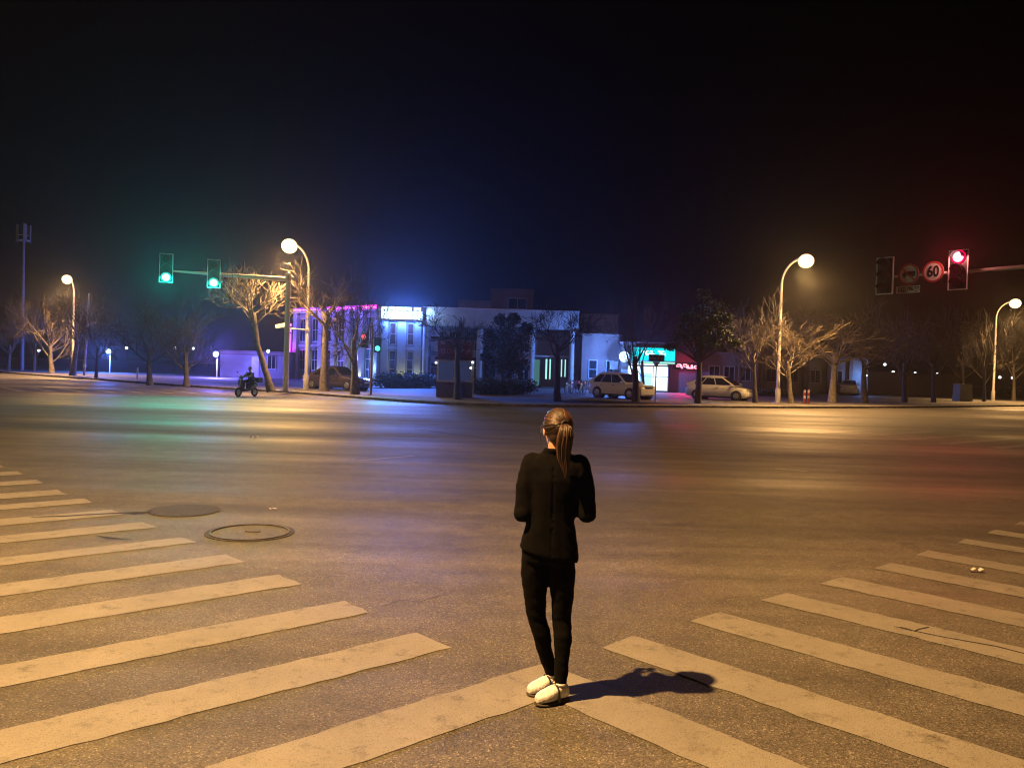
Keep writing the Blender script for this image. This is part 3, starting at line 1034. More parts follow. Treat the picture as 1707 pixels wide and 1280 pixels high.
# slim poles at the left and the antenna mast
b = B(140, 626)
t = thing('slim_pole', 'thin pale leaning pole right of the leaning left tree', 'pole', b)
q = P(149, 489, b.y) - b
MB().tube([(0, 0, 0), (q.x, 0, q.z)], [.10, .07], 10).build('shaft', M_POLE, t, 40)
MB().tube([(q.x * .1, 0, q.z * .1), (q.x * .1 + .01, 0, q.z * .1 + .25)], .14, 10).build('clamp', M_STEEL, t)
b = B(36, 617)
t = thing('antenna_mast', 'tall slim antenna mast rising above the left trees', 'mast', b)
hm = zat(372, b, 38)
MB().tube([(0, 0, 0), (0, 0, hm * .55), (0, 0, hm)], [.22, .16, .10], 12).build('shaft', M_MAST, t, 40)
MB().tube([(0, 0, hm * .88), (0, 0, hm * .885)], .55, 16).build('platform', M_STEEL, t)
for k in range(3):
    a = R(90 + 120 * k - 20)
    x, y = .62 * math.cos(a), .62 * math.sin(a)
    MB(Matrix.Translation((x, y, hm * .93)) @ Matrix.Rotation(a, 4, 'Z')).box(-.08, .08, -.16, .16, -.9, .9).build('antenna_panel', M_MAST, t)
    MB().tube([(0, 0, hm * .92), (x, y, hm * .92)], .03, 6).build('antenna_arm', M_STEEL, t)
# side arm camera on the lamp pole
b = B(510, 650)
q1, q2 = P(514, 550, b.y - .02), P(471, 547, b.y - .5)
t = thing('camera_arm', 'short level arm with a white camera box on the lamp pole by the left mast', 'camera', q1)
v = q2 - q1
MB().tube([(0, -.1, 0), tuple(v)], [.045, .035], 8).build('arm', M_POLE, t, 40)
MB(Matrix.Translation(v) @ Matrix.Rotation(R(-12), 4, 'Y')).box(-.38, .22, -.12, .12, .05, .28).build('camera_box', M_WHITEB, t)
MB(Matrix.Translation(v)).disc((-.39, 0, .12), .08, (-1, 0, 0), .03, 12).build('camera_lens', M_GLASS, t)
MB().tube([(0, 0, -.12), (0, 0, .12)], .12, 12).build('clamp', M_STEEL, t)
build_trees()
# ------------------------------------------------------------------ corner building
PINK = emit('magenta_led', (0.80, 0.05, 1.0), 2.6)
LED_CORE = emit('led_core', (1.0, 0.62, 1.0), 1.5)
VIOLET = emit('violet_led', (0.32, 0.02, 1.0), 2.6)
ROSE = emit('rose_led', (1.0, 0.05, 0.60), 2.6)
SIGNB = emit('blue_white_sign', (0.55, 0.80, 1.0), 3.2)
TUBEB = emit('cold_tube', (0.6, 0.8, 1.0), 2.6)
UP = emit('uplight', (0.95, 1.0, 0.6), 4)
DOORG = emit('lit_door_glass', (0.35, 0.85, 0.75), 1.3)
DOORD = emit('dim_lit_glass', (0.20, 0.55, 0.52), 0.28)
BLUEG = emit('blue_lit_glass', (0.05, 0.13, 0.55), 0.35)

BX, BY = -12.05, 74.0            # left corner of the chamfer
ax, ay = -22.4, 83.0             # far left corner
cb = thing('corner_building', 'pale two-storey corner building with purple roof lights and a glowing white roof sign', 'building', (BX, BY, PAVE))
angL = math.atan2(BY - ay, BX - ax)
LL = math.hypot(BX - ax, BY - ay)
ML = Matrix.Translation((ax - BX, ay - BY, 0)) @ Matrix.Rotation(angL, 4, 'Z')    # x runs along the left facade, -y faces the street
HB = 6.85
cx2 = -8.25 - BX
foot_poly = [(ax - BX, ay - BY), (0, 0), (cx2, 0), (cx2, 1.6), (21.8, 1.6), (21.8, 18), (ax - BX + 8, 20)]
MB().prism(foot_poly, 0, HB).build('wall', M_WALL, cb)
pr = MB()
pr.prism([(ax - BX - .1, ay - BY - .1), (0, -.16), (cx2, -.16), (cx2, 1.5), (21.9, 1.5), (21.9, 18.1), (ax - BX + 8, 20.1)], HB + .003, HB + .16)
pr.build('roof', M_WALL, cb)
def window(m, x, z, w, h, cols=2, rows=2, glass=M_GLASS, name='window', proud=.0):
    """recessed-look window standing slightly proud: frame with glass inside"""
    fr = MB(m)
    e = .07
    y0, y1 = -.07 - proud, .02
    fr.box(x, x + w, y0, y1, z, z + e).box(x, x + w, y0, y1, z + h - e, z + h)
    fr.box(x, x + e, y0 + .002, y1, z + e, z + h - e).box(x + w - e, x + w, y0 + .002, y1, z + e, z + h - e)
    for k in range(1, cols):
        fr.box(x + w * k / cols - .025, x + w * k / cols + .025, y0 + .01, y1, z + e, z + h - e)
    for k in range(1, rows):
        fr.box(x + e, x + w - e, y0 + .013, y1, z + h * k / rows - .025, z + h * k / rows + .025)
    o = fr.build(name, M_FRAME, cb_cur)
    MB(m).box(x + e, x + w - e, -.028, .01, z + e, z + h - e).build('pane', glass, o)
    return o
cb_cur = cb
# left facade: pilasters with tall windows between them
pil = 6
for k in range(pil + 1):
    x = .15 + (LL - 1.0) * k / pil
    MB(ML).box(x, x + .62, -.32, .0, 0, HB - .25).build('pilaster', M_WHITEP, cb)
    if k < pil:
        wx = x + .62 + .22
        ww = (LL - 1.0) / pil - .62 - .44
        window(ML, wx, 3.75, ww, 2.35, 2, 2)
        if k == 5:
            window(ML, wx, .25, ww, 2.9, 2, 3, BLUEG, 'glazed_door')
        else:
            window(ML, wx, .9, ww, 2.1, 2, 2)
        MB(ML).box(x + .63, wx + ww + .2, -.12, .0, 3.25, 3.5).build('string_course', M_WHITEP, cb)
cap = MB(ML)
cap.box(-.1, LL - .05, -.42, .1, HB - .22, HB - .02)
cap.build('cornice', M_WHITEP, cb)
# LED strips along the roof edge and down the far corner
for a, b_, mm in ((.35, .9, VIOLET), (1.05, 1.9, VIOLET), (2.0, 3.1, VIOLET), (3.2, 4.7, VIOLET), (4.82, 5.2, PINK), (6.0, 6.55, PINK), (6.85, 9.1, PINK), (9.2, 10.9, PINK), (11.1, 13.5, ROSE)):
    ls_ = MB(ML).box(a, b_, -.50, -.43, HB - .06, HB + .27).build('led_strip', mm, cb)
    MB(ML).box(a + .05, b_ - .05, -.53, -.503, HB + .03, HB + .11).build('led_core', LED_CORE, ls_)
for a, b_, mm in ((1.0, 2.4, PINK), (2.5, 4.6, VIOLET), (4.7, 5.1, PINK), (5.3, 5.6, PINK)):
    ls_ = MB(ML).box(-.20, -.02, -.44, -.34, a, b_).build('led_strip', mm, cb)
    MB(ML).box(-.135, -.085, -.47, -.443, a + .05, b_ - .05).build('led_core', LED_CORE, ls_)
MB(ML).tube([(LL - .75, -.46, .35), (LL - .75, -.46, 2.5)], .10, 10).build('neon_tube', TUBEB, cb)
# chamfered corner: three piers, tall windows, the sign on top
for x in (.02, 1.50, 3.05):
    w = .62 if x != 1.5 else .78
    MB().box(x, x + w, -.30, 0, 0, HB - 1.12).build('pilaster', M_WHITEP, cb)
for x in (.74, 2.36):
    window(Matrix.Identity(4), x, 3.55, .62, 2.0, 1, 2)
    window(Matrix.Identity(4), x, .5, .62, 2.5, 1, 3)
MB().box(.0, cx2, -.20, 0, 3.1, 3.4).build('string_course', M_WHITEP, cb)
MB().box(-.02, cx2 + .05, -.42, 0, HB - 1.10, HB - .98).build('sign_rail', M_STEEL, cb)
rr = random.Random(8)
xs = (.02, .66, 1.34, 2.02, 2.96)
ws = (.50, .60, .64, .70, .62)
for k in range(5):
    sg = MB()
    x, w = xs[k], ws[k]
    z0, z1 = HB - .96, HB + .12
    sg.box(x, x + w, -.42, -.34, z0, z0 + .30)
    sg.box(x, x + w, -.42, -.34, z1 - .26, z1)
    sg.box(x, x + .19, -.421, -.341, z0 + .301, z1 - .261)
    sg.box(x + w - .17, x + w, -.421, -.341, z0 + .301, z1 - .261)
    sg.box(x + .15, x + w - .15, -.42, -.34, (z0 + z1) / 2 - .10, (z0 + z1) / 2 + .10)
    if k in (1, 2, 3):
        sg.box(x + w * .5 - .06, x + w * .5 + .06, -.423, -.343, z0 + .302, (z0 + z1) / 2 - .101)
    sg.build('sign_letter', SIGNB, cb)
MB().box(0, cx2, -.425, -.345, HB - .975, HB - .965).build('sign_line', SIGNB, cb)
MB().box(.03, cx2 - .05, -.33, -.30, HB - .95, HB - .22).build('sign_glow_sheet', emit('sign_glare', (.42, .68, 1.0), 1.9), cb)  # added glowing sheet, fills the letter gaps with the sign's glare
SB = (.08, .20, 1.0)
light('AREA', cb, (cx2 / 2, -.55, HB - .4), 5000, SB, aim=(0, -1, -.05), size=(3.6, 1.1))
light('AREA', cb, (cx2 / 2, -.62, HB - 1.25), 420, SB, aim=(0, .25, -1), size=(3.4, .25))
light('AREA', cb, (cx2 + .35, -1.2, HB - .5), 90, (.3, .5, 1.0), aim=(1, .12, 0), size=(.6, .8))
for s_ in (2.2, 6.0, 10.5):
    p_ = ML @ Vector((s_, -.75, HB - .1)); a_ = ML.to_3x3() @ Vector((0, .35, -1))
    light('AREA', cb, p_, 90, (.20, .11, 1.0), aim=a_, size=(3.4, .15))
p_ = ML @ Vector((LL - .75, -.75, 1.4)); light('POINT', cb, p_, 190, (.12, .28, 1.0), .12)
p_ = ML @ Vector((-.35, -.9, 3.2)); light('POINT', cb, p_, 160, (.6, .05, 1.0), .3)
# right wing: fascia on round columns over a recessed porch
MB().box(cx2 + .02, 17.9, -.75, 1.6, 5.35, HB + .12).build('fascia', M_WHITEP, cb)
MB().box(cx2 + .05, 18.0, -.80, 1.6, HB + .123, HB + .2).build('coping', M_STEEL, cb)
for x in (4.1, 9.0, 13.75, 17.4):
    MB().tube([(x, -.4, 0), (x, -.4, 5.35)], .27, 16).build('column', M_WHITEP, cb, 40)
MB().box(cx2 + .02, 17.9, -.9, 1.6, 0, .10).build('porch_step', M_LOT, cb)
for k in range(6):
    x = cx2 + .6 + k * 1.62
    window(Matrix.Translation((0, 1.6, 0)), x, 3.2, 1.25, 1.8, 2, 2)
    window(Matrix.Translation((0, 1.6, 0)), x, .6, 1.25, 2.1, 2, 2)
MB().box(3.95, 5.2, 1.28, 1.58, 3.6, 5.3).build('wall_panel', M_WHITEP, cb)
MP = Matrix.Translation((0, 1.6, 0))
window(MP, 13.9, .12, .75, 2.55, 1, 1, DOORD, 'glazed_door')
for x, w in ((15.05, .3), (15.42, .26), (16.5, .24), (16.84, .24)):
    window(MP, x, .75 if x < 16 else 1.0, w, 2.0 if x < 16 else 1.75, 1, 1, DOORG, 'lit_window')
MB(MP).box(13.8, 17.3, -.9, -.03, 2.85, 3.0).build('door_canopy', M_STEEL, cb)
window(MP, 18.4, 3.4, 1.2, 1.7, 2, 2); window(MP, 20.1, 3.4, 1.2, 1.7, 2, 2)
window(MP, 19.2, .5, 1.5, 2.4, 2, 2)
# stair block on the roof
MB().box(9.7, 13.9, 6, 12, HB + .165, HB + 2.5).build('stair_block', M_WALLB, cb)
MB().box(9.6, 14.0, 5.9, 12.1, HB + 2.503, HB + 2.7).build('roof', M_WALLB, cb)
window(Matrix.Translation((0, 6, 0)), 11.4, HB + .7, 1.9, 1.1, 2, 1)
MB().box(6.4, 9.68, 6.6, 11, HB + .165, HB + 1.5).build('roof_parapet', M_WALL, cb)
# downpipe and wall boxes
MB().tube([(3.95, -.36, .1), (3.95, -.36, HB - 1.15)], .05, 8).build('downpipe', M_WHITEP, cb)
for z in (2.0, 3.1):
    MB().box(4.45, 5.25, 1.15, 1.55, z, z + .62).build('aircon_unit', M_FRAME, cb)

# uplights on the ground before the piers
def uplight(label, m, x, y=-.62):
    p = m @ Vector((x, y, 0))
    t = thing('uplight', label, 'uplight', p, 0, 'ground uplights washing the building piers')
    MB().tube([(0, 0, 0), (0, 0, .14)], [.12, .14], 12).build('can', M_DARK, t)
    MB().disc((0, 0, .141), .11, (0, 0, 1), .012, 12).build('lens', UP, t)
    light('SPOT', t, (0, 0, .20), 130, (.85, .95, .45), .06, (0, .18, 1), 120, .6)
WL = Matrix.Translation((BX, BY, PAVE)) @ ML
step_ = (LL - 1.0) / pil
for k, lab in ((2, 'uplight seen through the sedan window, left of the thick trunk'), (3, 'uplight behind the thick trunk at the dark sedan roof'),
               (4, 'uplight just right of the dark sedan roof'), (5, 'uplight left of the vertical white neon tube')):
    uplight(lab, WL, .15 + step_ * k + .31)
WC = Matrix.Translation((BX, BY, PAVE))
uplight('uplight washing the centre pier under the white roof sign', WC, 1.9, -.55)
uplight('uplight at the right pier of the corner, left of the kiosk', WC, 3.4, -.55)

# ------------------------------------------------------------------ low buildings right of it
def row(name, label, px0, px1, Y, pytop, matl, depth=8):
    a = P(px0, 650, Y); b_ = P(px1, 650, Y)
    h = P((px0 + px1) / 2, pytop, Y).z - PAVE
    t = thing(name, label, 'building', (a.x, Y, PAVE))
    w = b_.x - a.x
    MB().box(0, w, 0, depth, 0, h).build('wall', matl, t)
    MB().box(-.15, w + .15, -.2, depth + .2, h + .003, h + .18).build('roof', M_WALLB, t)
    return t, w, h
TURQ = emit('turquoise_sign_face', (0.0, 0.70, 0.78), 1.45, True)
TURQW = emit('sign_white', (0.80, 1.0, 1.0), 2.4)
SHOPW = emit('shop_interior', (0.72, 0.93, 1.0), 2.6, True)
SHOPB = emit('shop_ceiling_tube', (0.75, 0.95, 1.0), 3)
LEDRED = emit('red_led_text', (1.0, 0.30, 0.36), 2.6)
FLOOD = emit('cold_floodlight', (0.6, 0.82, 1.0), 4)
FLOODW = emit('blue_floodlight', (0.62, 0.75, 1.0), 4)
GLOBE = emit('white_globe', (0.85, 0.92, 1.0), 3)

Ys = 72.0
sh, w, h = row('shop', 'small lit shop under a wide turquoise sign with white lettering', 1034, 1114, Ys, 574, M_WALL, 7)
cb_cur = sh
def sx(px): return P(px, 640, Ys).x - P(1034, 640, Ys).x
def sz(py, px=1080): return P(px, py, Ys).z - PAVE
x0, x1 = sx(1046), sx(1112)
MB().box(x0, x1, -.05, -.01, .15, sz(611)).build('shopfront', SHOPW, sh)
fr = MB()
for x in (x0 - .06, x0 + (x1 - x0) * .30, x0 + (x1 - x0) * .62, x1 - .02):
    fr.box(x, x + .08, -.12, -.0, .1, sz(610))
fr.box(x0, x1, -.118, -.002, sz(628), sz(628) + .06)
fr.build('shopfront_frame', M_FRAME, sh)
MB().box(x0 + (x1 - x0) * .32, x0 + (x1 - x0) * .60, -.09, -.055, .2, sz(622)).build('glass_door', emit('pale_door', (.45, .9, .92), 1.3), sh)
MB().box(x0, x1, -.6, -.1, .0, .12).build('door_step', M_LOT, sh)
zb, zt2 = sz(606.5), sz(579.5)
MB().box(sx(1049), sx(1121.5), -.75, -.15, zb, zt2).build('sign_box', mat('sign_box_metal', (.05, .12, .12), .5), sh)
MB().box(sx(1049.5), sx(1120.5), -.78, -.753, zb + .30, zt2 - .04).build('sign_face', TURQ, sh)
MB().box(sx(1049.5), sx(1120.5), -.78, -.753, zb + .05, zb + .20).build('sign_band', emit('sign_band_glow', (.35, .9, .65), 1.1), sh)
lt = MB()
rr = random.Random(12)
for k, px in enumerate((1068, 1075.5, 1083, 1094, 1101.5)):
    glyph(lt, sx(px), sz(588.6), .46, rr, -.80, -.783, .15)
lt.build('sign_lettering', TURQW, sh)
MB().box(x0 + .2, x1 - .2, -.7, -.62, zb - .09, zb - .02).build('light_tube', SHOPB, sh)
fl = MB()
q = P(1040.5, 594.5, Ys - 1.0)
t = thing('floodlight', 'blazing blue-white floodlight on a bracket left of the turquoise sign', 'floodlight', q, 0, 'cold white floodlights')
MB().box(-.12, .12, .10, .32, -.12, .12).build('housing', M_DARK, t)
MB().ball((0, -.12, 0), .46, 16, 10).build('bulb', FLOOD, t, 180)
light('POINT', t, (-.1, -.85, 0), 5600, (.10, .26, 1.0), .15)
light('POINT', t, (-.75, .2, 0), 220, (.10, .26, 1.0), .1)
MB().tube([(0, .2, 0), (0, 1.0, -.1)], .035, 8).build('bracket', M_STEEL, t)
# annexe left of the shop with meter boxes
an, w2, h2 = row('annexe', 'dim annexe with small windows between the corner building and the shop', 968, 1033, Ys + .9, 560, M_WALLB, 6)
cb_cur = an
aw = w2
window(Matrix.Identity(4), aw * .18, 1.0, .8, 1.7, 1, 2)
window(Matrix.Identity(4), aw * .62, 1.5, .7, 1.2, 2, 1)
MB().box(aw * .72, aw * .92, -.32, -.01, 1.9, 2.6).build('meter_box', M_WHITEP, an)
MB().box(aw * .5, aw * .62, -.25, -.01, .9, 1.5).build('meter_box', M_WHITEP, an)
# brick shed with red LED sign
bs, w3, h3 = row('brick_shed', 'low grey brick building with a glowing red LED sign', 1115, 1262, Ys + .3, 590, M_BRICK, 7)
cb_cur = bs
def bx(px): return P(px, 640, Ys + .3).x - P(1115, 640, Ys + .3).x
zt3, zb3 = sz(606, 1140), sz(614.5, 1140)
MB().box(bx(1120), bx(1162), -.20, -.02, zb3 - .08, zt3 + .08).build('led_sign_box', M_DARK, bs)
lr = MB()
rr = random.Random(9)
for k, px in enumerate((1129, 1134.5, 1140, 1145.5, 1151, 1158.5)):
    s = (zt3 - zb3) * .95
    glyph(lr, bx(px), (zt3 + zb3) / 2, s, rr, -.225, -.205, .24)
lr.build('led_lettering', LEDRED, bs)
light('AREA', bs, ((bx(1125) + bx(1160)) / 2, -.32, (zt3 + zb3) / 2), 480, (1, .02, .08), aim=(0, -1, -.1), size=(1.8, .4))
for zz_, az_ in ((zb3 - .2, -1), (zt3 + .2, 1)):
    light('AREA', bs, ((bx(1125) + bx(1160)) / 2, -.38, zz_), 5, (1, .02, .10), aim=(0, .6, az_), size=(1.8, .1))
for px in (1180, 1205, 1232):
    window(Matrix.Identity(4), bx(px), 1.2, 1.0, 1.3, 2, 1)
# far right wall panels lit by a hidden lamp
bw, w4, h4 = row('long_wall', 'long low building behind the right trees with a blue-lit bay', 1263, 1446, 84.0, 596, M_WALL, 6)
cb_cur = bw
for k in range(5):
    MB().box(w4 * (.02 + .2 * k), w4 * (.02 + .2 * k) + .35, -.25, 0, 0, h4 - .1).build('pier', M_WALLB, bw)
for k in range(4):
    window(Matrix.Identity(4), w4 * (.07 + .2 * k), 1.1, 1.1, 1.4, 2, 1)
q = P(1444, 626, 83.0)
t = thing('wall_lamp', 'blue-white wall lamp beside the dark trunk above the silver car', 'wall lamp', q)
MB().box(-.12, .12, .1, .9, -.1, .1).build('bracket', M_STEEL, t)
light('POINT', t, (-.25, -.1, -.05), 170, (.16, .36, 1.0), .1)
MB().ball((0, 0, 0), .12, 10, 6).build('bulb', emit('blue_wall_bulb', (.5, .75, 1.0), 4), t)
bq, w5, h5 = row('boundary_wall', 'low rough boundary wall right of the silver car', 1448, 1600, 96.0, 624, M_BRICK, .4)
# outbuilding at the left with purple-lit wall
ob, w6, h6 = row('outbuilding', 'low white outbuilding washed in blue light left of the signal mast', 366, 478, 80.0, 588, M_WALL, 6)
cb_cur = ob
window(Matrix.Identity(4), w6 * .70, .9, .9, 1.4, 2, 1)
MB().box(w6 * .47, w6 * .58, -.06, -.01, .05, 2.1).build('door', M_FRAME, ob)
MB().box(w6 * .02, w6 * .98, -.5, -.05, h6 - .25, h6 - .1).build('eave', M_WALLB, ob)
def flood_post(label, px, py, bpx, bpy, Y, matl, s=1.0):
    b = P(bpx, bpy, Y)
    q = P(px, py, Y)
    t = thing('floodlight', label, 'floodlight', (q.x, Y, PAVE), 0, 'cold white floodlights')
    hz = q.z - PAVE
    MB().tube([(0, .2, 0), (0, .2, hz + .2)], .06, 8).build('post', M_POLE, t, 40)
    MB().box(-.10 * s, .10 * s, .06, .3, hz - .1 * s, hz + .1 * s).build('housing', M_DARK, t)
    MB().ball((0, -.15, hz), .30 * s, 14, 10).build('bulb', matl, t, 180)
    light('POINT', t, (.0, -.15 - .30 * s - .15, hz), 9000 * s, (.14, .12, 1.0) if matl is FLOODW else (.08, .20, 1.0), .14)
    light('POINT', t, (.30, .75, hz), 600 if matl is FLOODW else 10, (.20, .13, 1.0), .14)
flood_post('blazing floodlight before the left end of the blue-washed outbuilding', 361, 590.5, 361, 630, 77.0, FLOODW, .9)
flood_post('blazing floodlight on a post between the slim pole and the dim left trees', 182, 586, 182, 625, 84.0, FLOOD, .85)
# lamp globes on posts, far behind
gl0 = None
globes = [(65, 584.5, 'first globe lamp from the left edge'), (124.5, 580, 'globe lamp beside the leaning left trunk'), (211, 580, 'globe lamp right of the far left floodlight'),
          (291.5, 580.5, 'left one of the close pair of globe lamps'), (322.5, 581, 'right one of the close pair of globe lamps'), (447, 585.5, 'globe lamp left of the signal mast pole'),
          (501, 589, 'globe lamp between mast pole and lamp pole'), (1489, 620.3, 'leftmost globe lamp of the right row'), (1525.5, 622.3, 'largest globe lamp, second of the right row'),
          (1563, 623.5, 'third globe lamp of the right row'), (1666.5, 629, 'globe lamp just right of the far right pole'), (1688, 629.7, 'last globe lamp near the right edge'),
          (1475, 607.5, 'highest globe lamp, above the right row')]
for px, py, lab in globes:
    Y = 97.0 if px > 800 else 104.0
    if px in (447, 501): Y = 78.5 if px == 447 else 86
    q = P(px, py, Y)
    loc = (q.x, Y, PAVE)
    hz = q.z - PAVE
    t = thing('globe_lamp', lab, 'globe lamp', loc, 0, 'small white globe lamps')
    MB().tube([(0, 0, 0), (0, 0, hz - .14)], [.05, .035], 8).build('post', M_DARK, t, 40)
    MB().ball((0, 0, hz), .17, 10, 6).build('globe', GLOBE, t, 180)

# ------------------------------------------------------------------ kiosk
bk = B(754, 663)
bk.y += .6
m1 = bk.y / F_PX
kw, kd = 60 * m1, 1.9
kz = lambda py: P(754, py, bk.y).z - PAVE
kk = thing('kiosk', 'narrow glazed street kiosk with a dark red sign board on its roof', 'kiosk', (bk.x, bk.y + kd / 2, PAVE), R(3))
z1, z2, z3, z4 = kz(637), kz(600), kz(597), kz(563)
hw, hd = kw / 2, kd / 2
MB().box(-hw, hw, -hd, hd, 0, z1).build('base_panel', mat('kiosk_panel', (.13, .10, .095), .5, 0, .2, 4), kk)
fr = MB()
for x in (-hw, -.05, hw - .09):
    for y in (-hd, hd - .09):
        fr.box(x, x + .09, y, y + .09, z1 + .002, z2)
fr.box(-hw, hw, -hd - .02, hd, z1 + .003, z1 + .08).box(-hw, hw, -hd - .02, hd, z2 - .08, z2 - .003)
fr.build('frame', M_STEEL, kk)
KG = emit('glowing_kiosk_pane', (.16, .20, .48), .12)  # window panes emit a faint blue of their own
for x in (-hw + .10, .05):
    MB().box(x, x + hw - .16, -hd + .02, -hd + .04, z1 + .09, z2 - .09).build('window', KG, kk)
MB().box(-hw + .02, -hw + .04, -hd + .1, hd - .1, z1 + .09, z2 - .09).build('window', KG, kk)
MB().box(hw - .04, hw - .02, -hd + .1, hd - .1, z1 + .09, z2 - .09).build('window', KG, kk)
MB().box(-hw - .12, hw + .12, -hd - .15, hd + .15, z2 + .002, z3 + .06).build('roof', mat('dull_red_trim', (.13, .03, .03), .6), kk)
sb = MB().box(-hw + .02, hw - .05, -hd - .05, -hd + .15, z3 + .065, z4 - .1).build('sign_board', mat('dark_red_board', (.26, .06, .06), .6, 0, .3, 3), kk)
MB().box(-hw - .35, hw + .1, -hd - .2, hd, z4 - .095, z4 + .03).build('sign_canopy', M_DARK, kk)
lt = MB()
rr = random.Random(77)
for r_ in range(2):
    for k in range(5):
        glyph(lt, -hw + .30 + k * .37, z3 + .38 + (1 - r_) * .52, .30, rr, -hd - .07, -hd - .053, .13)
lt.build('sign_lettering', mat('faded_letters', (.6, .42, .36), .6), kk)
MB().box(-.5, .12, -hd - .28, -hd - .03, z1 - .12, z1 - .06).build('counter', MATS['dull_red_trim'], kk)
MB().box(hw + .02, hw + .07, -hd, -hd + .06, 0, z4 - .2).build('corner_post', M_STEEL, kk)
for x, z in ((-hw - .05, z2 - .18), (hw - .02, z2 - .1), (hw - .12, z2 - .42)):
    MB().ball((x, -hd - .08, z), .06, 8, 6).build('lamp', emit('kiosk_lamp', (.9, .95, 1), 4), kk)

# ------------------------------------------------------------------ small street furniture on the far side
b = B(1092, 669.5)
t = thing('street_sign', 'small blue-grey name sign on a thin post before the shop front', 'street sign', b, R(-6))
hz = zat(603, b, 1092)
m1 = b.y / F_PX
MB().tube([(0, 0, 0), (0, 0, hz)], .04, 8).build('post', M_POLE, t)
MB().box(-13 * m1, 13 * m1, -.04, .04, hz + .02, hz + 12 * m1).build('board', mat('blue_board', (.10, .13, .28), .5), t)
MB().loft([[(-.22, -.03, hz), (.22, -.03, hz), (.22, .03, hz), (-.22, .03, hz)], [(-.05, -.03, hz - .3), (.05, -.03, hz - .3), (.05, .03, hz - .3), (-.05, .03, hz - .3)]]).build('bracket', M_STEEL, t)
lt = MB()
rr = random.Random(5)
for k in range(4):
    glyph(lt, (-9 + 6 * k) * m1, hz + 6.5 * m1, 5 * m1, rr, -.05, -.042, .14)
lt.build('lettering', M_WHITEB, t)
for k, (px, lab) in enumerate(((1341, 'left red and white warning post on the far kerb'), (1347.5, 'right red and white warning post on the far kerb'))):
    b = B(px, 673)
    t = thing('bollard', lab, 'bollard', b, 0, 'pair of warning posts')
    zs = [0, .18, .36, .54, .72, .9]
    for j in range(5):
        MB().tube([(0, 0, zs[j]), (0, 0, zs[j + 1] - .002)], .075, 12).build('band', M_REDP if j % 2 else M_WHITEB if j else M_REDP, t, 40)
    MB().ball((0, 0, .9), (.075, .075, .04), 12, 6, 0, 90).build('cap', M_REDP, t, 180)
b = B(1604, 668.5)
m1 = b.y / F_PX
t = thing('concrete_box', 'pale concrete utility box tapering upward among the right trees', 'utility box', b, R(8))
MB().loft([[(-12 * m1, -.5, 0), (12 * m1, -.5, 0), (12 * m1, .5, 0), (-12 * m1, .5, 0)], [(-10.5 * m1, -.45, 27 * m1), (10.5 * m1, -.45, 27 * m1), (10.5 * m1, .45, 27 * m1), (-10.5 * m1, .45, 27 * m1)]]).build('body', M_WHITEP, t)
MB().box(-11.5 * m1, 11.5 * m1, -.5, .5, 27 * m1 + .002, 28.5 * m1).build('lid', M_KERB, t)
b = B(229, 632)
t = thing('marker_post', 'short pale marker post at the kerb between the dim left trees', 'post', b)
MB().tube([(0, 0, 0), (0, 0, .9)], .07, 8).build('post', M_WHITEB, t)
MB().ball((0, 0, .9), (.07, .07, .05), 8, 4, 0, 90).build('cap', M_REDP, t)

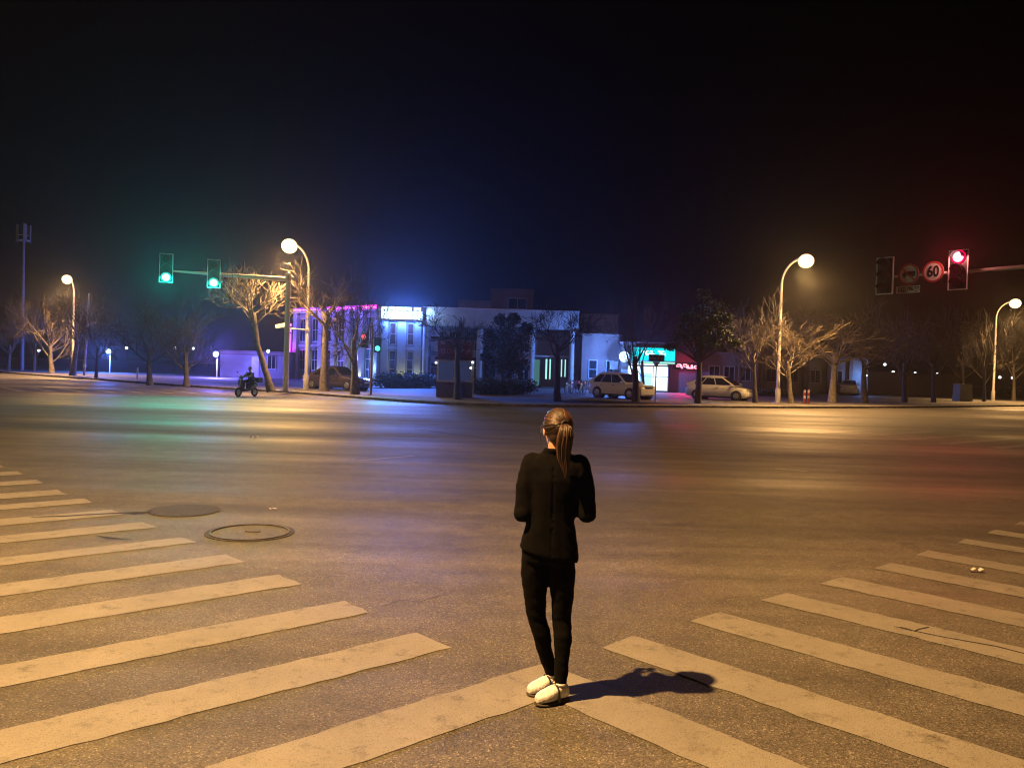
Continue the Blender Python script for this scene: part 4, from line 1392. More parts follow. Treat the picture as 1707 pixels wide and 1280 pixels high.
# ------------------------------------------------------------------ vehicles
def car(name, label, cat, loc, heading, paint, L=4.5, W=1.8, H=1.6, kind='suv', group='parked cars on the far side', plate=True):
    """x forward, y left, z up"""
    t = thing(name, label, cat, loc, heading, group)
    gc = .20 if kind == 'suv' else .16
    belt = H * (.60 if kind == 'suv' else .62)
    if kind == 'sedan':
        st = [(-.50, .30, .62, .80), (-.485, .22, .70, .90), (-.40, gc, belt * .985, .97), (-.25, gc, belt, 1), (0, gc, belt, 1), (.2, gc, belt * .985, 1), (.33, gc, belt * .90, .98), (.44, gc + .02, belt * .80, .93), (.49, .24, belt * .68, .82), (.50, .30, belt * .60, .74)]
        prof = [(.20, belt), (.045, H), (-.17, H * .985), (-.385, belt * 1.01)]
    elif kind == 'hatch':
        st = [(-.50, .34, .86, .78), (-.49, .26, .96, .88), (-.42, gc + .04, belt, .97), (-.25, gc, belt, 1), (0, gc, belt, 1), (.2, gc, belt * .96, 1), (.33, gc, belt * .87, .98), (.44, gc + .02, belt * .77, .92), (.485, .24, belt * .64, .80), (.50, .30, belt * .56, .70)]
        prof = [(.30, belt * .95), (.07, H * .975), (-.24, H), (-.48, belt * 1.06)]
    else:
        st = [(-.50, .38, .95, .80), (-.49, .30, 1.0, .90), (-.42, gc + .04, belt, .97), (-.25, gc, belt, 1), (0, gc, belt, 1), (.18, gc, belt * .985, 1), (.33, gc, belt * .95, .98), (.44, gc + .04, belt * .89, .93), (.49, .28, belt * .78, .84), (.50, .34, belt * .66, .78)]
        prof = [(.225, belt), (.045, H * .97), (-.30, H * .99), (-.485, belt * 1.06)]
    hw = W / 2
    def spline(q, per):
        out = []
        for i in range(len(q) - 1):
            p0, p1, p2, p3 = q[max(i - 1, 0)], q[i], q[i + 1], q[min(i + 2, len(q) - 1)]
            for j in range(per):
                u = j / per
                out.append(tuple(.5 * (2 * b + (c - a) * u + (2 * a - 5 * b + 4 * c - d) * u * u + (3 * b - a - 3 * c + d) * u ** 3) for a, b, c, d in zip(p0, p1, p2, p3)))
        out.append(q[-1])
        return out
    rings = []
    for x, zb, ztp, wf in spline(st, 3):
        w = hw * wf
        X = x * L
        zm = zb + (ztp - zb) * .55
        rings.append([(X, -w * .90, zb), (X, -w * .99, zb + .1), (X, -w, zm), (X, -w * .965, ztp - .07), (X, -w * .88, ztp), (X, 0, ztp + .025),
                      (X, w * .88, ztp), (X, w * .965, ztp - .07), (X, w, zm), (X, w * .99, zb + .1), (X, w * .90, zb)])
    MB().loft(rings).build('body', paint, t, 50)
    # cabin: roof and pillars
    (xa, za), (xb, zb_), (xc, zc), (xd, zd) = prof
    xa, xb, xc, xd = xa * L, xb * L, xc * L, xd * L
    wb, wt = hw * .94, hw * .70
    cab = MB()
    rr_ = []
    for (X, z, w) in ((xa, za, wb), (xb, zb_, wt), (xb + (xc - xb) * .12, zb_ + (zc - zb_) * .12 + .022, wt * 1.01), ((xb + xc) / 2, (zb_ + zc) / 2 + .04, wt * 1.02), (xb + (xc - xb) * .88, zb_ + (zc - zb_) * .88 + .022, wt * 1.01), (xc, zc, wt), (xd, zd, wb)):
        rr_.append((X, z, w))
    lo = belt * .93
    rings = []
    for X, z, w in rr_:
        rings.append([(X, -wb, lo), (X, -w, z - (.04 if z > belt * 1.1 else 0)), (X, -w * .8, z), (X, 0, z + (.03 if z > belt * 1.1 else .0)), (X, w * .8, z), (X, w, z - (.04 if z > belt * 1.1 else 0)), (X, wb, lo)])
    cab.loft(rings).build('cabin', paint, t, 35)
    # glass
    def lerp(a, b, k): return a + (b - a) * k
    def slab(a, b, c, d, off, nm='window', mm=M_GLASS, par=None):
        a, b, c, d = map(Vector, (a, b, c, d))
        nrm = (b - a).cross(d - a).normalized()
        o = nrm * off
        mb = MB()
        mb._add([a + o, b + o, c + o, d + o, a - o * .5, b - o * .5, c - o * .5, d - o * .5], [(0, 1, 2, 3), (7, 6, 5, 4), (0, 4, 5, 1), (1, 5, 6, 2), (2, 6, 7, 3), (3, 7, 4, 0)])
        return mb.build(nm, mm, par or t)
    def on_ws(k, s, front):
        X0, Z0, W0, X1, Z1, W1 = (xa, za, wb, xb, zb_, wt) if front else (xd, zd, wb, xc, zc, wt)
        return (lerp(X0, X1, k), s * lerp(W0, W1, k) * .86, lerp(Z0, Z1, k) + .012)
    slab(on_ws(.10, -1, True), on_ws(.10, 1, True), on_ws(.93, 1, True), on_ws(.93, -1, True), .018, 'windscreen')
    slab(on_ws(.16, 1, False), on_ws(.16, -1, False), on_ws(.92, -1, False), on_ws(.92, 1, False), .018, 'rear_window')
    for s in (-1, 1):
        def side(X, z):
            # point on the cabin side at length X and height z
            k = (z - lo) / (H - .06 - lo)
            return Vector((X, s * (wb + (wt - wb) * k + .012), z))
        zt_, zl = H - .13, belt + .03
        def edge(z, front):
            if front:
                k = (z - za) / (zb_ - za); return lerp(xa, xb, max(0, k)) - .10
            k = (z - zd) / (zc - zd); return lerp(xd, xc, max(0, k)) + (.16 if kind == 'suv' else .10)
        cuts = [0, .36, .70, 1.0] if kind != 'sedan' else [0, .46, .90, 1.0]
        for i in range(3):
            if kind == 'sedan' and i == 2: continue
            xs_l = [lerp(edge(zl, True), edge(zl, False), q) for q in (cuts[i], cuts[i + 1])]
            xs_t = [lerp(edge(zt_, True), edge(zt_, False), q) for q in (cuts[i], cuts[i + 1])]
            g = .035
            pts = [side(xs_l[0] - g, zl), side(xs_l[1] + g, zl), side(xs_t[1] + g, zt_), side(xs_t[0] - g, zt_)]
            if s < 0: pts = [pts[0], pts[3], pts[2], pts[1]]
            slab(*pts, .008 if True else 0, 'side_window')
        # door lines, handles, mirror, sill
        y = s * hw
        for xx in (.02, -.22):
            MB().box(xx * L - .10, xx * L + .08, y - .012 * 1, y + .028 * s if s > 0 else y + .012, belt * .84, belt * .84 + .035).build('door_handle', M_CHROME, t) if s > 0 else MB().box(xx * L - .10, xx * L + .08, y - .028, y + .012, belt * .84, belt * .84 + .035).build('door_handle', M_CHROME, t)
        mr = MB(Matrix.Translation((xa - .22 * L * .25, s * (hw + .08), belt + .05)))
        mr.ball((0, 0, 0), (.10, .12, .085), 10, 6)
        mr.build('mirror', paint, t, 180)
        sl = MB().box(-.34 * L, .30 * L, min(y, y - s * .06) + s * .004, max(y, y - s * .06) + s * .004, gc - .01, gc + .10)
        sl.build('sill', M_DARK, t)
        # wheels
        for X, nm in ((.315 * L, 'front'), (-.305 * L, 'rear')):
            wr = .345 if kind == 'suv' else .315
            yc = s * (hw - .10)
            MB().tube([(X, s * (hw * .55), wr), (X, s * (hw + .006), wr)], wr + .055, 22).build('wheel_arch', M_DARK, t, 40)
            tb = MB()
            tb.tube([(X, yc - s * .11, wr), (X, yc - s * .10, wr), (X, yc + s * .10, wr), (X, yc + s * .118, wr)], [wr * .9, wr, wr, wr * .9], 22)
            whl = tb.build('tyre', M_RUB, t, 40)
            rim = MB()
            rim.disc((X, yc + s * .112, wr), wr * .62, (0, s, 0), .018, 18, wr * .55)
            rim.build('rim', M_ALLOY, whl, 40)
            sp = MB()
            for q in range(5):
                a = q * 2 * math.pi / 5
                c_ = Vector((X + math.cos(a) * wr * .36, yc + s * .133, wr + math.sin(a) * wr * .36))
                sp.tube([c_ - Vector((0, .004 * s, 0)), c_ + Vector((0, .004 * s, 0))], wr * .12, 6)
            sp.build('rim_opening', M_DARK, whl)
    # front: lamps, grille, plate; rear: lamps, plate
    fx = .497 * L
    fzz = belt * (.80 if kind == 'suv' else .66)
    for s in (-1, 1):
        MB(Matrix.Translation((fx - .13, s * hw * .66, fzz)) @ Matrix.Rotation(s * R(24), 4, 'Z')).ball((-.03, 0, 0), (.14, .22, .065), 12, 6).build('headlight', M_HEADL, t, 180)
        MB(Matrix.Translation((-.49 * L + .02, s * hw * .72, belt * .86))).ball((0, 0, 0), (.07, .17, .13 if kind != 'sedan' else .09), 10, 6).build('tail_light', M_TAILL, t, 180)
        MB(Matrix.Translation((fx - .05, s * hw * .60, gc + .24))).ball((0, 0, 0), (.08, .11, .06), 10, 6).build('fog_light', M_HEADL, t, 180)
    MB().box(fx - .08, fx + .012, -hw * .40, hw * .40, fzz - .10, fzz + .03).build('grille', M_DARK, t)
    for k in range(3):
        MB().box(fx, fx + .022, -hw * .39, hw * .39, fzz - .085 + .045 * k, fzz - .07 + .045 * k).build('grille_bar', M_CHROME, t)
    MB().box(fx - .08, fx + .008, -hw * .55, hw * .55, gc + .08, gc + .26).build('lower_grille', M_DARK, t)
    MB().box(fx - .02, fx + .026, -.22, .22, gc + .30, gc + .42).build('number_plate', M_WHITEB, t)
    rx_ = -.50 * L
    MB().box(rx_ - .014, rx_ + .03, -.22, .22, belt * .60, belt * .60 + .13).build('number_plate', M_WHITEB, t)
    MB().box(rx_ - .03, rx_ + .10, -hw * .74, hw * .74, .36, .52).build('bumper', M_DARK if kind == 'suv' else paint, t)
    if kind == 'suv':
        for s in (-1, 1):
            MB().tube([(xb - .1, s * wt * .86, H + .03), ((xb + xc) / 2, s * wt * .88, H + .075), (xc + .1, s * wt * .86, H + .04)], .02, 6).build('roof_rail', M_CHROME, t)
    for s in (-1, 1):
        MB(Matrix.Translation((xa + .04, s * .3, za + .015))).box(-.02, .02, -.32, .32, 0, .02).build('wiper', M_DARK, t)
    return t
def car_at(px, py, **k):
    b = B(px, py)
    return b
LOTZ = Vector((0, 0, 0))
b = B(1040, 665)
car('parked_suv', 'white SUV parked nose towards the road before the turquoise shop', 'car', b + Vector((0, 1.0, 0)), R(-49), M_WCAR, 4.45, 1.82, 1.66, 'suv')
b = B(1206, 667)
car('parked_hatchback', 'white hatchback parked beside the brick shed between two trunks', 'car', b + Vector((0, 1.0, 0)), R(-33), M_WCAR, 4.45, 1.78, 1.62, 'hatch')
b = B(555, 650)
car('parked_sedan', 'dark sedan half hidden by the thick trunk and lamp pole', 'car', b + Vector((0, 1.4, 0)), R(-28), M_BCAR, 4.75, 1.82, 1.50, 'sedan')
b = B(1424, 659)
car('parked_silver_car', 'silver car with a pale roof parked in the blue-lit bay at the right', 'car', b + Vector((0, 1.0, 0)), R(62), M_SCAR, 4.3, 1.78, 1.52, 'hatch')

def bicycle(label, loc, rz):
    t = thing('bicycle', label, 'bicycle', loc, rz, 'bicycles parked beside the white SUV')
    for x in (-.52, .52):
        w = MB().tube([(x + .33 * math.cos(a), 0, .34 + .33 * math.sin(a)) for a in [2 * math.pi * k / 20 for k in range(21)]], .024, 6).build('wheel', M_RUB, t)
        sp = MB()
        for k in range(6):
            a = math.pi * k / 6
            sp.tube([(x + .31 * math.cos(a), 0, .34 + .31 * math.sin(a)), (x - .31 * math.cos(a), 0, .34 - .31 * math.sin(a))], .006, 3)
        sp.build('spoke', M_CHROME, w)
    f = MB()
    for a, b_ in (((-.52, .34), (-.18, .80)), ((-.52, .34), (-.10, .30)), ((-.10, .30), (-.20, .86)), ((-.10, .30), (.36, .80)), ((-.18, .78), (.36, .86)), ((.52, .34), (.34, .98))):
        f.tube([(a[0], 0, a[1]), (b_[0], 0, b_[1])], .022, 6)
    f.build('frame', M_SCAR, t)
    MB().tube([(.34, -.28, 1.02), (.34, -.1, .98), (.34, .1, .98), (.34, .28, 1.02)], .018, 6).build('handlebar', M_CHROME, t)
    MB().ball((-.22, 0, .92), (.14, .09, .05), 10, 6).build('saddle', M_DARK, t, 180)
    MB().box(.42, .72, -.16, .16, .70, .92).build('basket', M_STEEL, t)
    MB().box(-.72, -.36, -.08, .08, .70, .73).build('rack', M_CHROME, t)
    return t
b = B(946, 655)
bk0 = bicycle('bicycle parked nearest the tree trunk, left of the others', b, R(70))
for k, (px, py, rz, lab) in enumerate(((957, 655.5, 62, 'second bicycle from the tree trunk, basket towards the road'), (969, 656, 74, 'third bicycle from the tree trunk'), (979, 656.5, 58, 'bicycle parked right at the tail of the white SUV'))):
    dup(bk0, B(px, py), R(rz), lab)
# ------------------------------------------------------------------ people
M_SKIN = mat('skin', (0.46, 0.29, 0.21), 0.5, 0, .08, 20)
M_HAIR = mat('brown_hair', (0.030, 0.0135, 0.007), 0.55, 0, .45, 30, spec=.6)
M_HAIRB = mat('black_hair', (0.015, 0.013, 0.012), 0.45, 0, .2, 30)
M_BLAZER = mat('black_wool', (0.0022, 0.0019, 0.0018), 0.95, 0, .3, 40, .25, 260, spec=.1)
M_TROUS = mat('black_cotton', (0.0018, 0.0016, 0.0016), 0.95, 0, .3, 40, .2, 220, spec=.1)
M_SHOE = mat('cream_leather', (0.60, 0.60, 0.62), 0.45, 0, .12, 25, .25, 90)
M_SOLE = mat('dark_sole', (0.06, 0.05, 0.045), 0.8, 0, .2, 30)
M_STRAP = mat('black_strap', (0.012, 0.012, 0.012), 0.6, 0, .2, 30)
M_EYE = mat('eye_white', (0.7, 0.68, 0.65), 0.2, 0, .05, 20)
M_LIP = mat('lips', (0.42, 0.16, 0.14), 0.45, 0, .1, 20)
M_JACK = mat('dark_jacket', (0.018, 0.02, 0.03), 0.85, 0, .3, 12)

def hand(mb, wrist, d, palm_n, side, s=1.0, grip=.9):
    """five tapered bent fingers on a palm; d: direction of the hand, palm_n: palm normal, side: thumb side vector"""
    wrist, d, n_, u = Vector(wrist), Vector(d).normalized(), Vector(palm_n).normalized(), Vector(side).normalized()
    pc = wrist + d * .045 * s
    mb.loft([[wrist + d * (t_ * s) + u * (w * s * math.cos(a)) + n_ * (h_ * s * math.sin(a)) for a in [2 * math.pi * k / 12 for k in range(12)]]
             for t_, w, h_ in ((-.01, .024, .018), (.02, .033, .015), (.055, .039, .014), (.085, .038, .012))])
    for k, (off, ln) in enumerate(((.028, .066), (.010, .074), (-.009, .070), (-.027, .056))):
        p = wrist + d * .08 * s + u * off * s
        pts = [p]
        a = .15
        for q in range(3):
            a += grip * .55
            dd = d * math.cos(a) + n_ * math.sin(a)
            p = p + dd * ln * s * (.42, .33, .25)[q]
            pts.append(p)
        mb.limb(pts, [.0088 * s, .0082 * s, .0075 * s, .0062 * s], 8)
    p = wrist + d * .025 * s + u * .03 * s
    pts = [p, p + (u * .7 + d * .7) * .032 * s, p + (u * .55 + d * .95 + n_ * .35) * .055 * s, p + (u * .25 + d * 1.1 + n_ * .7) * .072 * s]
    mb.limb(pts, [.012 * s, .0105 * s, .009 * s, .007 * s], 8)

def head(mb, c, yaw, s=1.0, tilt=0.0):
    """skull, jaw, nose, ears; the face looks along +y turned by yaw (left positive)"""
    M = Matrix.Translation(c) @ Matrix.Rotation(yaw, 4, 'Z') @ Matrix.Rotation(tilt, 4, 'X')
    q = MB(M)
    q.ball((0, -.012 * s, .035 * s), (.073 * s, .092 * s, .085 * s), 18, 12)
    q.ball((0, .030 * s, -.035 * s), (.054 * s, .062 * s, .072 * s), 16, 10)
    q.ball((0, .058 * s, -.078 * s), (.026 * s, .026 * s, .024 * s), 12, 8)
    q.ball((0, .083 * s, .03 * s), (.05 * s, .012 * s, .012 * s), 10, 6)
    q.limb([(0, .084 * s, .018 * s), (0, .091 * s, -.005 * s), (0, .098 * s, -.022 * s)], [.008 * s, .009 * s, .011 * s], 8)
    for sd in (-1, 1):
        q.ball((sd * .076 * s, -.005 * s, -.002 * s), (.010 * s, .020 * s, .032 * s), 10, 8)
        q.ball((sd * .012 * s, .098 * s, -.024 * s), .009 * s, 8, 6)
        q.ball((sd * .038 * s, .060 * s, -.018 * s), (.024 * s, .024 * s, .02 * s), 10, 6)
    mb.v += q.v[:0]
    o = len(mb.v)
    mb.v += q.v
    mb.f += [tuple(i + o for i in f) for f in q.f]
    return M

def face_parts(M, parent, s=1.0):
    for sd in (-1, 1):
        e = MB(M).ball((sd * .032 * s, .076 * s, .008 * s), (.0125 * s, .008 * s, .0065 * s), 10, 8).build('eye', M_EYE, parent, 180)
        MB(M).ball((sd * .032 * s, .0822 * s, .008 * s), (.0055 * s, .003 * s, .0052 * s), 8, 6).build('iris', M_HAIRB, e, 180)
        MB(M).limb([(sd * .016 * s, .088 * s, .030 * s), (sd * .032 * s, .086 * s, .034 * s), (sd * .048 * s, .074 * s, .030 * s)], [.004 * s] * 3, 6).build('eyebrow', M_HAIRB, parent, 180)
    MB(M).ball((0, .088 * s, -.050 * s), (.022 * s, .010 * s, .008 * s), 10, 6).build('lips', M_LIP, parent, 180)

# --- the woman.  local axes: x right, y away from the camera, z up
O = G(922, 1170)
O = Vector((O.x, O.y + .03, 0))
wm = thing('person', 'woman in a black blazer and black trousers seen from behind, brown ponytail, pale sneakers', 'person', O)
YAW = R(14)
HC = Vector((-.022, .03, 1.545))
hipL, kneeL, ankL = Vector((-.120, .03, .86)), Vector((-.105, .055, .455)), Vector((-.002, .115, .10))
hipR, kneeR, ankR = Vector((.018, .0, .86)), Vector((.038, .035, .455)), Vector((.040, -.015, .10))
shL, elL, wrL = Vector((-.168, .03, 1.355)), Vector((-.205, -.02, 1.075)), Vector((-.07, .185, 1.105))
shR, elR, wrR = Vector((.120, .01, 1.355)), Vector((.160, -.03, 1.085)), Vector((.03, .19, 1.115))
bd = MB()
HM = head(bd, HC, YAW)
bd.limb([(-.018, .012, 1.32), (-.020, .018, 1.40), (-.022, .022, 1.50)], [.062, .052, .050], 16)
bd.rings([(-.05, .02, .84, .13, .085), (-.05, .02, .95, .125, .085), (-.04, .02, 1.05, .105, .075), (-.03, .02, 1.18, .125, .085), (-.025, .02, 1.30, .14, .085), (-.022, .02, 1.37, .10, .06), (-.02, .02, 1.40, .06, .05)], 20)
bd.limb([hipL, kneeL + Vector((0, 0, .01)), ankL], [.068, .046, .030], 14)
bd.limb([hipR, kneeR + Vector((0, 0, .01)), ankR], [.068, .046, .030], 14)
FD = Vector((-.86, -.50, 0)).normalized()          # both feet point to the left
FDL = Vector((-.86, -.50, 0)).normalized()
for ank, fd in ((ankL, FDL), (ankR, FD)):
    f0 = Vector((ank.x, ank.y, .05))
    bd.limb([f0 - fd * .03, f0 + fd * .06 + Vector((0, 0, -.01)), f0 + fd * .13 + Vector((0, 0, -.022))], [.03, .026, .02], 10)
bd.limb([shL, elL, wrL], [.046, .036, .024], 12)
bd.limb([shR, elR, wrR], [.046, .036, .024], 12)
hand(bd, wrL, Vector((.35, .9, .15)), Vector((.3, -.3, .9)), Vector((.5, -.3, .8)), .95, 1.5)
hand(bd, wrR, Vector((-.25, .9, .35)), Vector((-.3, -.3, .9)), Vector((-.5, -.3, .8)), .95, 1.5)
body = remesh(bd, 'body', M_SKIN, wm, .0055, 5)
face_parts(HM, wm)

# blazer: torso shell, sleeves, collar, with folds
bz = MB()
def er(cx, cy, z, rx, ry, pw=2.4, n=28, dz=0.0):
    out = []
    for k in range(n):
        t = 2 * math.pi * k / n
        c_, s_ = math.cos(t), math.sin(t)
        out.append((cx + math.copysign(abs(c_) ** (2 / pw), c_) * rx, cy + math.copysign(abs(s_) ** (2 / pw), s_) * ry, z + dz * c_))
    return out
bz.loft([er(-.046, .02, .832, .166, .115, 2.6, dz=-.035), er(-.046, .02, .845, .170, .118, 2.6, dz=-.03), er(-.047, .02, .92, .160, .113, dz=-.015), er(-.046, .018, 1.02, .141, .102), er(-.044, .02, 1.09, .136, .100), er(-.034, .02, 1.18, .146, .106),
         er(-.028, .02, 1.27, .166, .108), er(-.026, .02, 1.345, .180, .092), er(-.025, .02, 1.385, .150, .074), er(-.023, .018, 1.412, .095, .060), er(-.022, .018, 1.438, .063, .054)])
bz.limb([shL + Vector((.012, 0, .0)), (shL + elL) / 2 + Vector((-.004, 0, 0)), elL, (elL + wrL) / 2, wrL - (wrL - elL).normalized() * .02], [.064, .060, .053, .047, .041], 16)
bz.limb([shR + Vector((-.012, 0, .0)), (shR + elR) / 2 + Vector((.006, 0, 0)), elR, (elR + wrR) / 2, wrR - (wrR - elR).normalized() * .02], [.064, .060, .055, .049, .042], 16)
bz.tube([(-.022 + .066 * math.cos(a), .018 + .058 * math.sin(a), 1.43 + (.008 if math.sin(a) < 0 else -.03 * math.sin(a))) for a in [2 * math.pi * k / 24 for k in range(25)]], .014, 8)
blz = remesh(bz, 'blazer', M_BLAZER, wm, .008, 5)
rr = random.Random(4)
for v in blz.data.vertices:
    p = v.co
    k = noise.noise(Vector((p.x * 9, p.y * 9, p.z * 5))) * .006
    k += noise.noise(Vector((p.x * 22 + 3, p.y * 22, p.z * 30 + p.x * 40))) * .0035
    if p.z > 1.40: k *= .3
    v.co = p + v.normal * k
    if abs(p.x + .04) < .004 and p.y < 0 and .84 < p.z < 1.36:
        v.co = v.co + Vector((0, .004, 0))
for sh_, el_, wr_ in ((shL, elL, wrL), (shR, elR, wrR)):
    e_ = wr_ - (wr_ - el_).normalized() * .045
    for q in range(3):
        MB().ball(tuple(e_ + Vector((0, -.040, -.022 + .0))+ (el_ - wr_).normalized() * .022 * q), .0055, 8, 6).build('button', M_CHROME if False else M_STRAP, blz, 180)
# trousers
tr = MB()
tr.loft([er(-.05, .02, .80, .142, .100), er(-.05, .02, .86, .152, .108), er(-.047, .02, .95, .14, .098), er(-.045, .02, 1.02, .12, .09)])
tr.limb([hipL + Vector((.0, 0, -.01)), hipL.lerp(kneeL, .35) + Vector((-.012, 0, 0)), hipL.lerp(kneeL, .7) + Vector((-.008, 0, 0)), kneeL, kneeL.lerp(ankL, .25) + Vector((.006, -.014, 0)), kneeL.lerp(ankL, .55) + Vector((-.004, -.008, 0)), kneeL.lerp(ankL, .95)], [.084, .080, .066, .055, .053, .045, .037], 16)
tr.limb([hipR + Vector((0, 0, -.01)), hipR.lerp(kneeR, .35) + Vector((.006, 0, 0)), hipR.lerp(kneeR, .7) + Vector((.006, 0, 0)), kneeR, kneeR.lerp(ankR, .25) + Vector((.008, -.014, 0)), kneeR.lerp(ankR, .55) + Vector((.006, -.006, 0)), kneeR.lerp(ankR, .95)], [.084, .079, .065, .055, .054, .045, .038], 16)
trs = remesh(tr, 'trousers', M_TROUS, wm, .008, 3)
for v in trs.data.vertices:
    p = v.co
    v.co = p + v.normal * (noise.noise(Vector((p.x * 16, p.y * 16, p.z * 26))) * .004)

# sneakers
def sneaker(ank, fd, slip):
    sd = Vector((-fd.y, fd.x, 0))
    up = Vector((0, 0, 1))
    heel = Vector((ank.x, ank.y, 0)) - fd * .058
    def P_(a, b_, z): return heel + fd * a * .90 + sd * b_ + up * z
    def outline(a): # half width along the length 0..0.245
        t = a / .245
        return .030 + .012 * math.sin(min(1, t * 1.1) * math.pi * .9) + .006 * math.exp(-((t - .72) / .2) ** 2)
    def ring(a, z0, z1, wk=1.0, n=14):
        w = outline(a) * wk
        return [P_(a, w * math.copysign(abs(math.cos(t)) ** .8, math.cos(t)), z0 + (z1 - z0) * (.5 + .5 * math.copysign(abs(math.sin(t)) ** .75, math.sin(t)))) for t in [2 * math.pi * k / n for k in range(n)]]
    up_ = MB()
    up_.loft([ring(.004, .026, .075, .55), ring(.018, .022, .098, .92), ring(.045, .022, .102, 1), ring(.08, .022, .104, 1), ring(.115, .018, .100, 1.02), ring(.15, .018, .088, 1.06), ring(.19, .018, .078, 1.08), ring(.222, .018, .070, .98), ring(.243, .020, .055, .62)])
    sh = remesh(up_, 'sneaker', M_SHOE, wm, .0045, 6)
    so = MB()
    so.loft([ring(.002, .0, .019, .60), ring(.014, 0, .020, .97), ring(.06, 0, .020, 1.02), ring(.12, 0, .019, 1.03), ring(.19, 0.001, .020, 1.07), ring(.228, .003, .022, .95), ring(.246, .008, .024, .55)])
    so.build('sole', M_SOLE, sh, 50)
    mb = MB()
    pts = []
    for k in range(9):
        t = -.15 + (math.pi + .3) * k / 8
        pts.append(P_(.104, (outline(.104) + .004) * math.cos(t), .026 + .083 * max(-.1, math.sin(t))))
    mb.tube(pts, .0075, 6)
    mb.build('strap', M_STRAP, sh, 60)
    lc = MB()
    for a in (.135, .152, .168):
        lc.tube([P_(a, -.022, .072 - (a - .135) * .4), P_(a + .004, 0, .0885 - (a - .135) * .45), P_(a, .022, .072 - (a - .135) * .4)], .0035, 6)
    lc.build('lace', M_WHITEB, sh, 60)
    cu = MB()
    cu.tube([P_(.068 + .036 * math.cos(t), .030 * math.sin(t), .104) for t in [2 * math.pi * k / 16 for k in range(17)]], .009, 8)
    cu.build('collar', M_SHOE, sh, 60)
sneaker(ankR, FD, 0)
sneaker(ankL, FDL, 0)

# hair: scalp cap, combed strands running to the tie, ponytail
hr = MB()
q = MB(HM)
q.ball((0, -.014, .036), (.080, .100, .091), 20, 14)
q.ball((0, -.050, -.005), (.066, .060, .075), 16, 10)
cap_v = q
tie_l = Vector((.004, -.118, .048))
cap = remesh(q, 'hair', M_HAIR, wm, .006, 4)
# keep the face and ears clear of the cap
bm = bmesh.new(); bm.from_mesh(cap.data)
inv = HM.inverted()
kill = []
for v in bm.verts:
    l = inv @ v.co
    line = .085 - max(0, (.055 - abs(l.x)) * .3)
    if l.y > .02 and l.z < .060 + (.05 - l.y) * .35: kill.append(v)
    elif l.z < -.010 + max(0, l.y) * 1.2 and abs(l.x) > .058 and l.y > -.045: kill.append(v)
bmesh.ops.delete(bm, geom=kill, context='VERTS')
bm.to_mesh(cap.data); bm.free()
rr = random.Random(6)
st = [MB(), MB(), MB()]
M_HAIRL = mat('light_brown_hair', (0.070, 0.026, 0.011), 0.52, 0, .3, 30, spec=.6)
M_HAIRK = mat('deep_brown_hair', (0.018, 0.008, 0.005), 0.45, 0, .3, 30, spec=.5)
TONES = (M_HAIR, M_HAIRL, M_HAIRK)
def scalp(dirv):
    """point on the cap in head-local space along a direction from its centre"""
    d = Vector(dirv).normalized()
    k = 1 / math.sqrt((d.x / .081) ** 2 + (d.y / .101) ** 2 + (d.z / .092) ** 2)
    return Vector((0, -.014, .036)) + d * k
tdir = (tie_l - Vector((0, -.014, .036))).normalized()
for k in range(420):
    while True:
        d = Vector((rr.gauss(0, 1), rr.gauss(0, 1), rr.gauss(0, 1))).normalized()
        p = scalp(d)
        if p.y > .035 and p.z < .085: continue
        if p.z < -.02 and abs(p.x) > .05: continue
        if p.z < -.045 or d.dot(tdir) > .93: continue
        break
    pts = []
    ang = d.angle(tdir)
    n = max(4, int(ang / .22))
    for i in range(n + 1):
        t = i / n
        dd = d.slerp(tdir, t * .97) if ang < 3.1 else d
        w = .0015 + .0022 * math.sin(t * math.pi) + rr.uniform(-.0006, .0006)
        pts.append(HM @ (scalp(dd) + dd * w))
    r0 = rr.uniform(.0018, .0050)
    st[k % 3].tube(pts, [r0 * .4] + [r0] * (n - 1) + [r0 * .5], 5, caps=False)
for q, mm in zip(st, TONES):
    q.build('hair_strand', mm, cap, 180, fix=True)
tw = HM @ (tie_l + Vector((0, -.006, 0)))
MB(HM).tube([Vector(tie_l) + Vector((.017 * math.cos(a), -.006 + .004 * math.cos(a), .015 * math.sin(a))) for a in [2 * math.pi * k / 16 for k in range(17)]], .0065, 8).build('hair_tie', M_STRAP, wm, 180)
pt = [MB(), MB(), MB()]
core = MB()
path = [tw, tw + Vector((.006, -.030, -.012)), tw + Vector((.004, -.042, -.06)), tw + Vector((-.002, -.036, -.12)), tw + Vector((-.002, -.028, -.185)), tw + Vector((.008, -.030, -.24)), tw + Vector((.012, -.034, -.29))]
wid = [.014, .031, .043, .043, .034, .019, .004]
core.loft([[p + Vector((w * .85 * math.cos(a), w * .5 * math.sin(a), w * .1 * math.cos(a))) for a in [2 * math.pi * k / 14 for k in range(14)]] for p, w in zip(path, wid)])
pty = core.build('ponytail', M_HAIR, wm, 180)
for k in range(260):
    a, q_ = rr.uniform(0, 2 * math.pi), math.sqrt(rr.uniform(.45, 1))
    cut = rr.choice((5, 6, 6, 7, 7))
    pts = []
    wob = rr.uniform(-.25, .25)
    for i in range(cut):
        w = wid[i] * 1.04
        aa = a + wob * i * .5
        pts.append(path[i] + Vector((w * q_ * math.cos(aa), w * .62 * q_ * math.sin(aa), rr.uniform(-.008, .004) * (i == cut - 1))))
    # smooth
    sm = []
    for i in range(len(pts) - 1):
        sm += [pts[i], pts[i].lerp(pts[i + 1], .5)]
    sm.append(pts[-1])
    r0 = rr.uniform(.0014, .0038)
    pt[k % 3].tube(sm, [r0] * (len(sm) - 2) + [r0 * .7, r0 * .3], 5, caps=False)
for q, mm in zip(pt, TONES):
    q.build('hair_strand', mm, pty, 180)
ls = MB()
